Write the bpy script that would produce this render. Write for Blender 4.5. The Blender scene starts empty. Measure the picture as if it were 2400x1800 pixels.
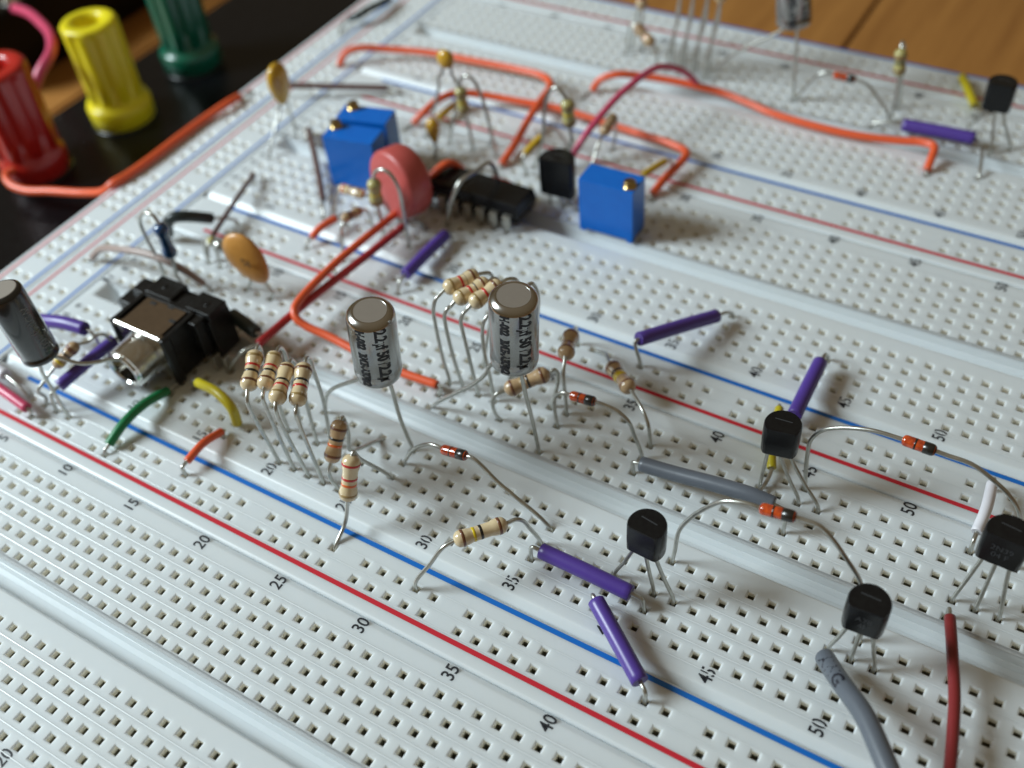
# Close-up of solderless breadboards with through-hole parts.
# One Blender unit = one hole pitch of the board (2.54 mm).
# x runs along the columns (1 = first column), y across the strips, z up; the board face is z = 0.
import bpy, bmesh, math, random
from mathutils import Vector, Matrix
random.seed(7)
S = bpy.context.scene
COL = S.collection
S.unit_settings.system = 'METRIC'
S.unit_settings.scale_length = 0.00254
def V(*a): return Vector(a)

# ------------------------------------------------------------------ camera
cam = bpy.data.cameras.new('Camera')
cam_o = bpy.data.objects.new('Camera', cam); COL.objects.link(cam_o); S.camera = cam_o
RT, DN, FW = V(0.856735, 0.510457, -0.073750), V(0.328226, -0.649921, -0.685470), V(-0.397835, 0.563060, -0.724356)
M = Matrix((RT, -DN, -FW)).transposed().to_4x4(); M.translation = V(51.703, -22.692, 42.743)
cam_o.matrix_world = M
cam.sensor_width = 360; cam.lens = 370.8   # same field of view; the long scale keeps the f-number in range at this unit size
cam.clip_start = 1; cam.clip_end = 2000
cam.dof.use_dof = True; cam.dof.focus_distance = 49.0; cam.dof.aperture_fstop = 0.43; cam.dof.aperture_blades = 0

# ------------------------------------------------------------------ light
world = bpy.data.worlds.new('World'); S.world = world; world.use_nodes = True
nt = world.node_tree; nt.nodes.clear()
wo = nt.nodes.new('ShaderNodeOutputWorld'); bg = nt.nodes.new('ShaderNodeBackground')
tc = nt.nodes.new('ShaderNodeTexCoord'); sp = nt.nodes.new('ShaderNodeSeparateXYZ'); rp = nt.nodes.new('ShaderNodeValToRGB')
nt.links.new(tc.outputs['Generated'], sp.inputs[0]); nt.links.new(sp.outputs['Z'], rp.inputs[0])
rp.color_ramp.elements[0].position = 0.0; rp.color_ramp.elements[0].color = (0.105, 0.074, 0.036, 1)
rp.color_ramp.elements[1].position = 1.0; rp.color_ramp.elements[1].color = (0.205, 0.165, 0.110, 1)
nt.links.new(rp.outputs[0], bg.inputs[0]); bg.inputs[1].default_value = 1.0
nt.links.new(bg.outputs[0], wo.inputs[0])

def area(name, loc, target, sx, sy, energy, color):
    l = bpy.data.lights.new(name, 'AREA'); l.shape = 'RECTANGLE'; l.size = sx; l.size_y = sy; l.energy = energy; l.color = color
    o = bpy.data.objects.new(name, l); COL.objects.link(o); o.location = loc
    o.rotation_euler = (Vector(target) - Vector(loc)).to_track_quat('-Z', 'Y').to_euler(); return o
area('window_light', (-155, -75, 135), (28, 12, 0), 72, 92, 790000, (0.82, 0.95, 1.0))

S.view_settings.view_transform = 'Standard'; S.view_settings.look = 'None'; S.view_settings.exposure = 0; S.view_settings.gamma = 1
S.render.engine = 'CYCLES'
S.cycles.use_denoising = True
S.cycles.max_bounces = 8; S.cycles.diffuse_bounces = 4; S.cycles.glossy_bounces = 4; S.cycles.transmission_bounces = 6
S.cycles.sample_clamp_indirect = 6; S.cycles.caustics_reflective = False; S.cycles.caustics_refractive = False

# ------------------------------------------------------------------ materials
def mat(name, col, rough=0.4, metal=0.0, coat=0.0, sss=0.0, sssr=0.5, noise=None, bump=None, spec=0.5, trans=0.0, coatr=0.08):
    """noise=(scale, amount, colour2)  bump=(scale, strength)"""
    m = bpy.data.materials.new(name); m.use_nodes = True; n = m.node_tree; b = n.nodes['Principled BSDF']
    b.inputs['Base Color'].default_value = (*col, 1); b.inputs['Roughness'].default_value = rough; b.inputs['Metallic'].default_value = metal
    b.inputs['Coat Weight'].default_value = coat; b.inputs['Coat Roughness'].default_value = coatr; b.inputs['Specular IOR Level'].default_value = spec
    b.inputs['Transmission Weight'].default_value = trans
    if sss: b.inputs['Subsurface Weight'].default_value = sss; b.inputs['Subsurface Scale'].default_value = sssr; b.inputs['Subsurface Radius'].default_value = (1, .95, .9)
    g = n.nodes.new('ShaderNodeNewGeometry')
    if noise:
        t = n.nodes.new('ShaderNodeTexNoise'); t.inputs['Scale'].default_value = noise[0]; t.inputs['Detail'].default_value = 5; n.links.new(g.outputs['Position'], t.inputs['Vector'])
        r = n.nodes.new('ShaderNodeValToRGB'); r.color_ramp.elements[0].position = 0.38; r.color_ramp.elements[1].position = 0.68
        r.color_ramp.elements[0].color = (*col, 1); c2 = noise[2]; a = noise[1]
        r.color_ramp.elements[1].color = (*[col[i] * (1 - a) + c2[i] * a for i in range(3)], 1)
        n.links.new(t.outputs[0], r.inputs[0]); n.links.new(r.outputs[0], b.inputs['Base Color'])
    if bump:
        t = n.nodes.new('ShaderNodeTexNoise'); t.inputs['Scale'].default_value = bump[0]; t.inputs['Detail'].default_value = 4; n.links.new(g.outputs['Position'], t.inputs['Vector'])
        p = n.nodes.new('ShaderNodeBump'); p.inputs['Strength'].default_value = bump[1]; p.inputs['Distance'].default_value = 0.05
        n.links.new(t.outputs[0], p.inputs['Height']); n.links.new(p.outputs[0], b.inputs['Normal'])
    return m
def ins(name, col, rough=0.38): return mat(name, col, rough, sss=0.12, sssr=0.15, bump=(2.2, .10), noise=(1.6, .25, tuple(c * .8 for c in col)), coat=.12, coatr=.25)
MW = mat('board_plastic', (0.70, 0.745, 0.77), 0.33, sss=0.75, sssr=0.6, noise=(0.23, .10, (0.66, 0.66, 0.60)), bump=(3.0, .05))
MWI = mat('inner_plastic', (0.80, 0.78, 0.70), 0.45, sss=1.0, sssr=1.1)
MH = mat('clip_metal', (0.26, 0.245, 0.175), 0.5, .1)
MML = mat('mould_line', (0.72, 0.76, 0.78), 0.25)
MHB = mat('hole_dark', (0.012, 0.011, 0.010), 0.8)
MI = mat('black_print', (0.012, 0.013, 0.018), 0.6)
MBL = mat('blue_line', (0.004, 0.15, 0.56), 0.4); MRL = mat('red_line', (0.58, 0.020, 0.038), 0.4)
MLEAD = mat('tinned_lead', (0.56, 0.56, 0.52), 0.30, .92, bump=(5, .06), noise=(3, .5, (.34, .34, .31)))
MCHR = mat('chrome', (0.80, 0.79, 0.76), 0.13, 1.0, bump=(4, .04))
MBRS = mat('brass', (0.55, 0.40, 0.16), 0.28, 1.0, noise=(8, .5, (.3, .22, .1)))
MPLM = mat('plate_metal', (0.42, 0.36, 0.31), 0.24, 1.0, bump=(2, .05), noise=(3, .4, (.30, .26, .22)))
MRES = mat('resistor_ceramic', (0.70, 0.56, 0.35), 0.26, coat=.7, bump=(6, .15), noise=(4, .4, (.62, .47, .27)), sss=.1, sssr=.1)
MREG = mat('green_resistor_ceramic', (0.48, 0.42, 0.16), 0.3, coat=.6, noise=(4, .5, (.22, .24, .10)))
MREB = mat('brown_resistor_ceramic', (0.50, 0.34, 0.19), 0.26, coat=.7, bump=(6, .15), noise=(4, .4, (.34, .22, .12)))
MBLR = mat('blue_resistor_enamel', (0.006, 0.055, 0.17), 0.2, coat=.9)
BAND = {k: mat(k + '_band', c, .32, coat=.5) for k, c in dict(red=(.55, .02, .015), black=(.012, .010, .008), brown=(.16, .055, .022), orange=(.75, .13, .01), yellow=(.72, .52, .01), gold=(.36, .24, .09), violet=(.09, .03, .2), silver=(.4, .4, .38)).items()}
MEPX = mat('black_epoxy', (0.006, 0.006, 0.007), 0.24, spec=.32, bump=(7, .07), noise=(5, .6, (.011, .012, .012)))
MEP2 = mat('matte_black_plastic', (0.007, 0.007, 0.007), 0.28, spec=.30, bump=(6, .08), noise=(3, .5, (.02, .02, .02)))
MMARK = mat('faded_marking', (0.042, 0.046, 0.052), 0.5)
MSLV = mat('silver_sleeve', (0.36, 0.36, 0.35), 0.26, .92, coat=.4, coatr=.12, noise=(1.5, .3, (.40, .40, .40)))
MCANT = mat('can_top', (0.33, 0.29, 0.25), 0.55, .5, noise=(3, .15, (.27, .24, .21)))
MRIM = mat('can_rim', (0.50, 0.49, 0.47), 0.20, 1.0, bump=(3, .05))
MBKS = mat('black_sleeve', (0.014, 0.016, 0.017), 0.24, coat=.7)
MGRM = mat('grey_stripe_print', (0.16, 0.17, 0.17), 0.4)
MGLS = mat('orange_glass', (0.85, 0.115, 0.02), 0.09, coat=1.0, coatr=.03, trans=.30, noise=(3.5, .8, (.25, .012, .006)))
MSLUG = mat('copper_slug', (0.55, 0.10, 0.04), 0.3, .7)
MBPOT = mat('blue_plastic', (0.0, 0.14, 0.58), 0.33, coat=.1, bump=(5, .05), noise=(1.2, .2, (0, .07, .42)))
MDISC = mat('red_epoxy_disc', (0.50, 0.085, 0.075), 0.45, coat=.2, coatr=.3, bump=(1.5, .2), noise=(2, .3, (.42, .05, .045)))
MDROP = mat('yellow_dipped_epoxy', (0.60, 0.34, 0.025), 0.25, coat=.6, noise=(3, .3, (.45, .24, .02)))
MCER = mat('tan_ceramic_disc', (0.62, 0.29, 0.065), 0.38, coat=.25, coatr=.3, noise=(2.5, .35, (.50, .21, .04)), bump=(3, .2))
I_VI = ins('violet_insulation', (0.085, 0.043, 0.29)); I_GY = ins('grey_insulation', (0.11, 0.125, 0.15)); I_OR = ins('orange_insulation', (0.80, 0.115, 0.035))
I_RD = ins('red_insulation', (0.42, 0.02, 0.025)); I_DR = ins('maroon_insulation', (0.23, 0.022, 0.024)); I_GN = ins('green_insulation', (0.004, 0.19, 0.06)); I_YL = ins('yellow_insulation', (0.56, 0.46, 0.015))
I_WH = ins('white_insulation', (0.74, 0.73, 0.78)); I_BR = ins('brown_insulation', (0.13, 0.07, 0.06)); I_PK = ins('pink_insulation', (0.58, 0.06, 0.14)); I_BK = ins('black_insulation', (0.02, 0.03, 0.03)); I_AM = ins('amber_insulation', (0.58, 0.36, 0.02)); I_TN = ins('tan_insulation', (0.36, 0.27, 0.24))
MPLATE = mat('black_plate', (0.0025, 0.0025, 0.0032), 0.30, spec=.22, bump=(1.8, .2), noise=(2.2, .35, (.008, .008, .009)))
MYP = mat('yellow_post_plastic', (0.72, 0.60, 0.012), 0.33, sss=.1, sssr=.4); MRP = mat('red_post_plastic', (0.42, 0.014, 0.010), 0.27, coat=.3); MGP = mat('green_post_plastic', (0.004, 0.105, 0.06), 0.27, coat=.4)

def wood():
    m = bpy.data.materials.new('wood'); m.use_nodes = True; n = m.node_tree; b = n.nodes['Principled BSDF']
    g = n.nodes.new('ShaderNodeNewGeometry'); mp = n.nodes.new('ShaderNodeMapping'); mp.inputs['Scale'].default_value = (.16, .012, .1)
    t = n.nodes.new('ShaderNodeTexNoise'); t.inputs['Scale'].default_value = 3; t.inputs['Detail'].default_value = 8; t.inputs['Roughness'].default_value = .65
    r = n.nodes.new('ShaderNodeValToRGB'); e = r.color_ramp.elements
    e[0].position = .3; e[0].color = (.28, .112, .024, 1); e[1].position = .75; e[1].color = (.46, .21, .052, 1)
    n.links.new(g.outputs['Position'], mp.inputs[0]); n.links.new(mp.outputs[0], t.inputs['Vector']); n.links.new(t.outputs[0], r.inputs[0])
    b.inputs['Roughness'].default_value = .42
    n.links.new(r.outputs[0], b.inputs['Base Color'])
    p = n.nodes.new('ShaderNodeBump'); p.inputs['Strength'].default_value = .2; n.links.new(t.outputs[0], p.inputs['Height']); n.links.new(p.outputs[0], b.inputs['Normal'])
    return m
MWOOD = wood()
MWGAP = mat('wood_seam', (.05, .018, .005), .6)

# ------------------------------------------------------------------ mesh helpers
class MB:
    def __init__(s): s.v = []; s.f = []; s.m = []; s.sm = []
    def face(s, pts, mi=0, sm=False):
        i = len(s.v); s.v += [tuple(p) for p in pts]; s.f.append(tuple(range(i, i + len(pts)))); s.m.append(mi); s.sm.append(sm)
    def grid(s, rings, mi=0, sm=True, close=True):
        i0 = len(s.v); n = len(rings[0])
        for r in rings: s.v += [tuple(p) for p in r]
        for k in range(len(rings) - 1):
            for j in range(n if close else n - 1):
                a = i0 + k * n + j; b = i0 + k * n + (j + 1) % n
                s.f.append((a, b, b + n, a + n)); s.m.append(mi); s.sm.append(sm)
        return i0
    def cap(s, ring, mi=0, flip=False):
        s.face(ring[::-1] if flip else ring, mi)
    def tube(s, pts, r, seg=10, mi=0, caps=True, rr=None):
        pts = [Vector(p) for p in pts]; fr = frames(pts); rings = []
        for k, (p, (T, N, B)) in enumerate(zip(pts, fr)):
            q = rr[k] if rr else r
            rings.append([p + q * (math.cos(a) * N + math.sin(a) * B) for a in [2 * math.pi * j / seg for j in range(seg)]])
        s.grid(rings, mi)
        if caps: s.cap(rings[0], mi, True); s.cap(rings[-1], mi)
    def lathe(s, o, ax, prof, seg=28, mi=0, mod=None):
        """prof: list of (h, r) along ax from o"""
        ax = Vector(ax).normalized(); n = perp(ax); b = ax.cross(n); o = Vector(o); rings = []
        for h, r in prof:
            rings.append([o + ax * h + (r * (mod(a, h) if mod else 1)) * (math.cos(a) * n + math.sin(a) * b) for a in [2 * math.pi * j / seg for j in range(seg)]])
        s.grid(rings, mi)
        if prof[0][1] > 1e-4: s.cap(rings[0], mi, True)
        if prof[-1][1] > 1e-4: s.cap(rings[-1], mi)
    def box(s, x0, y0, z0, x1, y1, z1, mi=0, bev=0.0, mtx=None):
        bm = bmesh.new(); bmesh.ops.create_cube(bm, size=1)
        for v in bm.verts: v.co = Vector(((x0 + x1) / 2 + v.co.x * (x1 - x0), (y0 + y1) / 2 + v.co.y * (y1 - y0), (z0 + z1) / 2 + v.co.z * (z1 - z0)))
        if bev: bmesh.ops.bevel(bm, geom=bm.edges[:], offset=bev, segments=2, affect='EDGES', profile=.5)
        if mtx: bmesh.ops.transform(bm, matrix=mtx, verts=bm.verts)
        i0 = len(s.v); bm.verts.index_update(); s.v += [tuple(v.co) for v in bm.verts]
        for f in bm.faces: s.f.append(tuple(i0 + v.index for v in f.verts)); s.m.append(mi); s.sm.append(False)
        bm.free()
    def build(s, name, mats, parent=None, loc=None):
        me = bpy.data.meshes.new(name)
        base = parent.location if parent else (Vector(loc) if loc else Vector((0, 0, 0)))
        me.from_pydata([(x - base[0], y - base[1], z - base[2]) for x, y, z in s.v], [], s.f)
        for m in (mats if isinstance(mats, (list, tuple)) else [mats]): me.materials.append(m)
        me.polygons.foreach_set('material_index', s.m); me.polygons.foreach_set('use_smooth', s.sm); me.update()
        o = bpy.data.objects.new(name, me); COL.objects.link(o)
        if parent: o.parent = parent
        else: o.location = base
        return o
def perp(a):
    n = a.cross(Vector((0, 0, 1)))
    if n.length < 1e-3: n = Vector((1, 0, 0))
    return n.normalized()
def frames(pts):
    T = []
    for i in range(len(pts)):
        a = pts[max(i - 1, 0)]; b = pts[min(i + 1, len(pts) - 1)]; T.append((b - a).normalized())
    N = perp(T[0]); out = []
    for t in T:
        N = (N - t * N.dot(t)); N = N.normalized() if N.length > 1e-6 else perp(t); out.append((t, N, t.cross(N)))
    return out
def smooth(pts, n=6):
    """Centripetal-ish Catmull-Rom through the points"""
    P = [Vector(p) for p in pts]
    Q = [P[0]]
    for p in P[1:]:
        if (p - Q[-1]).length > 1e-3: Q.append(p)
    P = Q
    if len(P) < 3: return [P[0].lerp(P[-1], k / n) for k in range(n + 1)]
    out = []
    for i in range(len(P) - 1):
        p0 = P[i - 1] if i else P[0] * 2 - P[1]; p1, p2 = P[i], P[i + 1]; p3 = P[i + 2] if i + 2 < len(P) else P[-1] * 2 - P[-2]
        d = [max((b - a).length, 1e-4) ** .5 for a, b in ((p0, p1), (p1, p2), (p2, p3))]
        t0, t1 = 0, d[0]; t2 = t1 + d[1]; t3 = t2 + d[2]
        for k in range(n):
            t = t1 + (t2 - t1) * k / n
            A1 = p0 * ((t1 - t) / (t1 - t0)) + p1 * ((t - t0) / (t1 - t0)); A2 = p1 * ((t2 - t) / (t2 - t1)) + p2 * ((t - t1) / (t2 - t1)); A3 = p2 * ((t3 - t) / (t3 - t2)) + p3 * ((t - t2) / (t3 - t2))
            B1 = A1 * ((t2 - t) / (t2 - t0)) + A2 * ((t - t0) / (t2 - t0)); B2 = A2 * ((t3 - t) / (t3 - t1)) + A3 * ((t - t1) / (t3 - t1))
            out.append(B1 * ((t2 - t) / (t2 - t1)) + B2 * ((t - t1) / (t2 - t1)))
    out.append(P[-1]); return out
def tag(o, label=None, cat=None, group=None, kind=None):
    if label: o['label'] = label
    if cat: o['category'] = cat
    if group: o['group'] = group
    if kind: o['kind'] = kind
    return o
def thing(name, loc, label, cat, group=None):
    o = bpy.data.objects.new(name, None); COL.objects.link(o); o.location = Vector(loc); o.empty_display_size = .5
    return tag(o, label, cat, group)
def text_mesh(s, size=1.0, sx=1.0, align='CENTER', bold=0.0):
    c = bpy.data.curves.new('txt', 'FONT'); c.body = s; c.size = size; c.align_x = align; c.align_y = 'CENTER'; c.offset = bold; c.resolution_u = 3
    o = bpy.data.objects.new('txt', c); COL.objects.link(o)
    bpy.context.view_layer.update()
    me = bpy.data.meshes.new_from_object(o.evaluated_get(bpy.context.evaluated_depsgraph_get()))
    v = [(p.co.x * sx, p.co.y) for p in me.vertices]; f = [tuple(p.vertices) for p in me.polygons]
    bpy.data.objects.remove(o); bpy.data.curves.remove(c); bpy.data.meshes.remove(me)
    return v, f
_tc = {}
def put_text(mb, s, fn, size=1.0, sx=1.0, align='CENTER', mi=0, bold=0.0):
    k = (s, size, sx, align, bold)
    if k not in _tc: _tc[k] = text_mesh(*k[:1], size, sx, align, bold)
    v, f = _tc[k]; i = len(mb.v); mb.v += [tuple(fn(x, y)) for x, y in v]
    for q in f: mb.f.append(tuple(i + a for a in q)); mb.m.append(mi); mb.sm.append(False)

D = {
    'Ra_1': [[31.0,-3.05,0.0],[31.02,-3.02,0.52],[31.55,-2.36,1.51],[32.03,-1.75,2.43],[32.36,-1.34,2.64]],
    'Ra_b': [[32.36,-1.34,2.64],[34.02,0.77,2.53]],
    'Ra_2': [[34.02,0.77,2.53],[34.27,1.08,2.59],[34.48,1.34,2.32],[34.68,1.59,1.52],[34.96,1.95,0.24],[35.0,2.0,0.0]],
    'Rg0_1': [[20.0,0.0,0.0],[20.43,-0.87,5.36],[20.41,-0.81,5.88],[20.24,-0.48,6.17]],
    'Rg0_b': [[20.24,-0.48,6.17],[19.23,1.54,6.64]],
    'Rg0_2': [[19.23,1.54,6.64],[19.09,1.83,6.64],[18.99,2.02,6.15],[19.06,1.88,5.7],[19.0,2.0,0.0]],
    'Rg1_1': [[21.0,0.0,0.0],[21.27,-0.55,5.72],[21.25,-0.49,6.25],[21.06,-0.13,6.36]],
    'Rg1_b': [[21.06,-0.13,6.36],[19.96,2.09,6.3]],
    'Rg1_2': [[19.96,2.09,6.3],[19.72,2.57,6.15],[19.53,2.94,5.56],[19.52,2.97,4.92],[20.0,2.0,0.0]],
    'Rg2_1': [[22.0,0.0,0.0],[22.49,-0.98,5.87],[22.44,-0.89,6.41],[22.36,-0.73,6.57]],
    'Rg2_b': [[22.36,-0.73,6.57],[21.17,1.66,6.42]],
    'Rg2_2': [[21.17,1.66,6.42],[21.0,2.0,6.35],[20.85,2.3,5.84],[20.84,2.33,5.2],[21.0,2.0,0.0]],
    'Rg3_1': [[23.0,0.0,0.0],[23.26,-0.52,5.53],[23.23,-0.46,6.06],[23.09,-0.18,6.18]],
    'Rg3_b': [[23.09,-0.18,6.18],[22.01,1.97,6.62]],
    'Rg3_2': [[22.01,1.97,6.62],[21.88,2.24,6.64],[21.68,2.63,6.19],[21.67,2.65,5.34],[21.64,2.73,3.08],[22.0,2.0,0.0]],
    'Rh0_1': [[25.0,9.0,0.0],[25.03,9.05,0.1],[24.95,8.89,2.16],[24.91,8.81,4.62],[24.92,8.84,5.7],[25.03,9.06,6.32],[25.17,9.33,6.52],[25.26,9.52,6.67]],
    'Rh0_b': [[25.26,9.52,6.67],[26.21,11.43,6.63]],
    'Rh0_2': [[26.21,11.43,6.63],[26.34,11.67,6.54],[26.5,11.99,6.37],[26.59,12.17,5.86],[26.61,12.22,5.24],[26.0,11.0,0.0]],
    'Rh1_1': [[26.0,9.0,0.0],[25.96,8.92,0.67],[25.85,8.71,2.73],[25.79,8.57,5.2],[25.8,8.6,5.83],[25.89,8.79,6.19],[26.0,9.0,6.27],[26.1,9.19,6.47]],
    'Rh1_b': [[26.1,9.19,6.47],[27.06,11.13,6.71]],
    'Rh1_2': [[27.06,11.13,6.71],[27.17,11.34,6.74],[27.27,11.54,6.57],[27.3,11.6,6.0],[27.0,11.0,0.0]],
    'Rh2_1': [[27.0,9.0,0.0],[26.94,8.87,1.41],[26.88,8.77,3.08],[26.81,8.62,5.31],[26.8,8.61,5.86],[26.89,8.78,6.28],[27.01,9.03,6.44],[27.1,9.19,6.6]],
    'Rh2_b': [[27.1,9.19,6.6],[27.99,10.97,7.08]],
    'Rh2_2': [[27.99,10.97,7.08],[28.11,11.23,7.13],[28.35,11.7,6.84],[28.43,11.86,6.22],[28.0,11.0,0.0]],
    'Rh3_1': [[28.0,9.0,0.0],[27.97,8.94,1.84],[27.9,8.8,3.95],[27.93,8.86,5.57],[28.0,8.99,6.02],[28.12,9.25,6.29],[28.25,9.49,6.31]],
    'Rh3_b': [[28.25,9.49,6.31],[29.19,11.38,6.95]],
    'Rh3_2': [[29.19,11.38,6.95],[29.32,11.63,7.01],[29.43,11.85,6.61],[29.48,11.96,5.7],[29.41,11.82,4.48],[29.21,11.41,1.31],[29.0,11.0,0.0]],
    'Rc_1': [[29.0,8.0,0.0],[28.81,7.81,0.72],[28.8,7.8,1.58],[28.99,7.99,2.02],[29.29,8.29,2.09]],
    'Rc_b': [[29.29,8.29,2.09],[31.06,10.06,2.71]],
    'Rc_2': [[31.06,10.06,2.71],[31.24,10.24,2.82],[31.35,10.35,2.6],[31.35,10.35,1.78],[31.0,10.0,0.0]],
    'Re_1': [[32.0,10.0,0.0],[32.54,8.66,3.49],[32.23,9.42,3.53],[32.34,9.16,4.77],[32.15,9.64,4.85]],
    'Re_b': [[32.15,9.64,4.85],[29.89,15.28,1.4]],
    'Re_2': [[29.89,15.28,1.4],[29.57,16.08,0.46],[29.66,15.85,-0.23],[30.0,15.0,0.0]],
    'Rf_1': [[31,15,0],[31.91,14.56,0.5],[32.7,13.55,1.1]],
    'Rf_b': [[32.7,13.55,1.1],[35.21,11.61,1.6]],
    'Rf_2': [[35.21,11.61,1.6],[36.14,10.72,1.71],[36.73,10.23,1.31],[37.0,10.0,0.0]],
    'Rk_1': [[24.0,0.0,0.0],[24.0,-0.09,0.45],[24.0,-0.29,1.19],[24.0,-0.25,1.76],[24.0,0.03,2.13]],
    'Rk_b': [[24.0,0.03,2.13],[24.0,1.46,3.98]],
    'Rk_2': [[24.0,1.46,3.98],[24.0,1.6,4.01],[24.0,1.7,3.54],[24.0,1.67,2.68],[24.0,1.48,1.6],[24.0,4.0,0.0]],
    'Rl_1': [[26.0,-3.05,0.0],[26.0,-1.86,0.68],[26.0,-1.33,1.81]],
    'Rl_b': [[26.0,-1.33,1.81],[26.0,-0.24,4.15]],
    'Rl_2': [[26.0,-0.24,4.15],[26.0,-0.09,4.22],[26.0,0.11,3.59],[26.0,2.0,0.0]],
    'Rm_1': [[5.0,-3.05,0.0],[5.09,-2.82,0.48],[5.03,-2.98,1.13],[5.23,-2.47,1.58],[5.53,-1.72,2.12]],
    'Rm_b': [[5.53,-1.72,2.12],[6.13,-0.2,2.89]],
    'Rm_2': [[6.13,-0.2,2.89],[6.35,0.36,2.67],[6.51,0.78,2.81],[6.68,1.19,2.7],[6.76,1.4,2.11],[7.0,2.0,0.0]],
    'D1_1': [[26.0,3.0,0.0],[26.71,3.0,1.24],[27.34,3.0,2.08],[28.2,3.0,2.72],[28.77,3.0,2.79]],
    'D1_b': [[28.86,3.0,2.73],[30.42,3.0,3.03]],
    'D1_2': [[30.69,3.0,3.07],[31.1,3.0,2.85],[32.05,3.0,1.96],[33.03,3.0,1.32],[34.43,3.0,0.45],[35.0,3.0,0.0]],
    'D2_1': [[32.0,9.0,0.0],[31.87,9.0,1.75],[32.04,9.0,2.43],[32.47,9.0,2.83]],
    'D2_b': [[32.87,9.0,2.85],[34.37,9.0,3.05]],
    'D2_2': [[34.67,9.0,3.08],[35.53,9.0,2.99],[36.2,9.0,2.53],[36.54,9.0,1.65],[36.98,9.0,0.31],[37.0,9.0,0.0]],
    'D3_1': [[45.0,11.0,0.0],[44.79,11.0,2.54],[44.83,11.0,3.7],[45.31,11.0,4.62],[46.25,11.0,5.26],[47.48,11.0,5.69],[48.45,11.0,5.77]],
    'D3_b': [[48.7,11.0,5.78],[50.23,11.0,5.77]],
    'D3_2': [[50.68,11.0,5.75],[51.72,11.0,5.73],[52.79,11.0,5.2],[53.55,11.0,4.64],[54.24,11.0,3.7],[55.0,11.0,0.0]],
    'D4_1': [[41.0,4.0,0.0],[41.14,3.98,0.98],[41.28,3.97,2.75],[41.85,3.91,4.18],[42.61,3.82,5.54],[43.25,3.75,6.39],[43.97,3.67,6.87],[44.62,3.6,7.11]],
    'D4_b': [[44.85,3.57,7.12],[46.46,3.39,7.71]],
    'D4_2': [[46.75,3.36,7.77],[47.33,3.3,7.9],[47.99,3.22,7.48],[48.79,3.13,6.62],[49.45,3.06,5.85],[50.0,3.0,0.0]],
    'D5_1': [[32.0,44.1,0.0],[32.41,44.1,0.57],[33.48,44.1,2.35],[34.01,44.1,2.67]],
    'D5_b': [[34.57,44.1,2.65],[36.18,44.1,2.64]],
    'D5_2': [[36.91,44.1,2.49],[37.91,44.1,1.65],[38.72,44.1,0.63],[39.0,44.1,0.0]],
    'V1': [[35.6,1.0,1.06],[40.33,1.0,0.88]],
    'V2': [[42.61,-2.71,0.8],[39.14,-0.17,1.0]],
    'V3': [[33.92,14.84,2.21],[35.29,17.6,1.45],[36.42,19.89,0.76]],
    'V4': [[43.01,14.53,0.9],[42.88,18.83,0.9]],
    'G1': [[37.45,8.0,0.97],[40.42,8.0,1.45],[42.01,8.0,1.96],[44.29,8.0,2.0]],
    'W1': [[52.97,11.56,0.8],[53.01,12.92,1.0],[52.89,14.65,0.9]],
    'O1': [[16.0,-2.65,0.65],[16.0,-1.35,0.75],[16.0,0.01,0.35]],
    'GR': [[11.0,-3.64,0.37],[11.0,-2.33,0.77],[11.0,-0.81,0.8],[11.0,0.96,0.3]],
    'Y1': [[16.3,0.92,0.22],[16.33,0.92,1.51],[15.36,1.16,1.91],[12.89,1.78,1.07]],
    'YT': [[43.17,11.13,0.4],[42.81,12.0,0.6],[42.09,14.94,0.6]],
    'V8': [[18.0,14.94,0.76],[18.0,19.49,0.62]],
    'R5': [[10.11,15.45,0.54],[10.31,16.25,0.85],[10.62,17.51,0.87]],
    'V5': [[1.56,0.7,2.06],[3.53,0.97,2.45],[5.15,1.19,2.46]],
    'V6': [[6.11,-2.28,1.38],[6.44,0.07,1.65],[6.68,1.71,1.8]],
    'V7': [[11.56,6.49,1.8],[13.64,6.16,1.5]],
    'OR': [[24.86,8.14,0.6],[22.43,8.02,0.6],[20.02,8.1,0.7],[17.13,8.31,0.9],[15.42,8.16,1.2],[14.73,8.24,1.5],[14.54,8.48,1.8],[14.43,9.25,1.9],[14.26,12.42,2.0],[14.45,15.55,1.9],[14.22,19.66,1.3]],
    'DR2': [[14.34,5.49,1.5],[14.62,10.15,1.4],[15.17,14.07,1.4],[15.51,18.41,1.2]],
    'B1w': [[8.23,19.09,0.5],[5.83,21.61,0.6],[1.85,25.56,0.5]],
    'B2w': [[4.12,32.52,0.6],[0.67,30.66,0.9],[-2.58,28.9,1.2]],
    'B3w': [[4.68,12.14,1.2],[3.24,15.79,0.9],[1.93,19.27,0.6]],
    'BL': [[0.98,11.57,0.5],[1.47,11.51,1.6],[1.96,11.72,2.1],[2.56,12.28,2.0],[3.13,13.73,1.0]],
    'DB': [[-5.32,40.18,0.6],[-4.52,40.35,0.9],[-4.23,41.45,1.0],[-4.11,44.36,0.6]],
    'BR4': [[-2.21,7.63,0.3],[-1.19,7.83,1.2],[1.04,7.83,2.0],[3.6,7.97,2.4],[5.06,8.13,2.2],[5.83,8.53,1.4],[6.74,8.79,0.5]],
    'WA': [[-2.08,34.36,0.1],[-1.62,34.79,1.0],[-0.79,35.48,1.3],[1.18,36.75,1.0],[4.58,37.79,0.9],[8.35,38.12,0.9],[12.11,38.26,1.0],[14.72,37.92,1.2],[15.81,37.14,1.2],[16.22,34.63,1.1],[16.46,32.64,0.9],[16.87,30.1,0.6],[17.02,28.0,0.3]],
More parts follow.
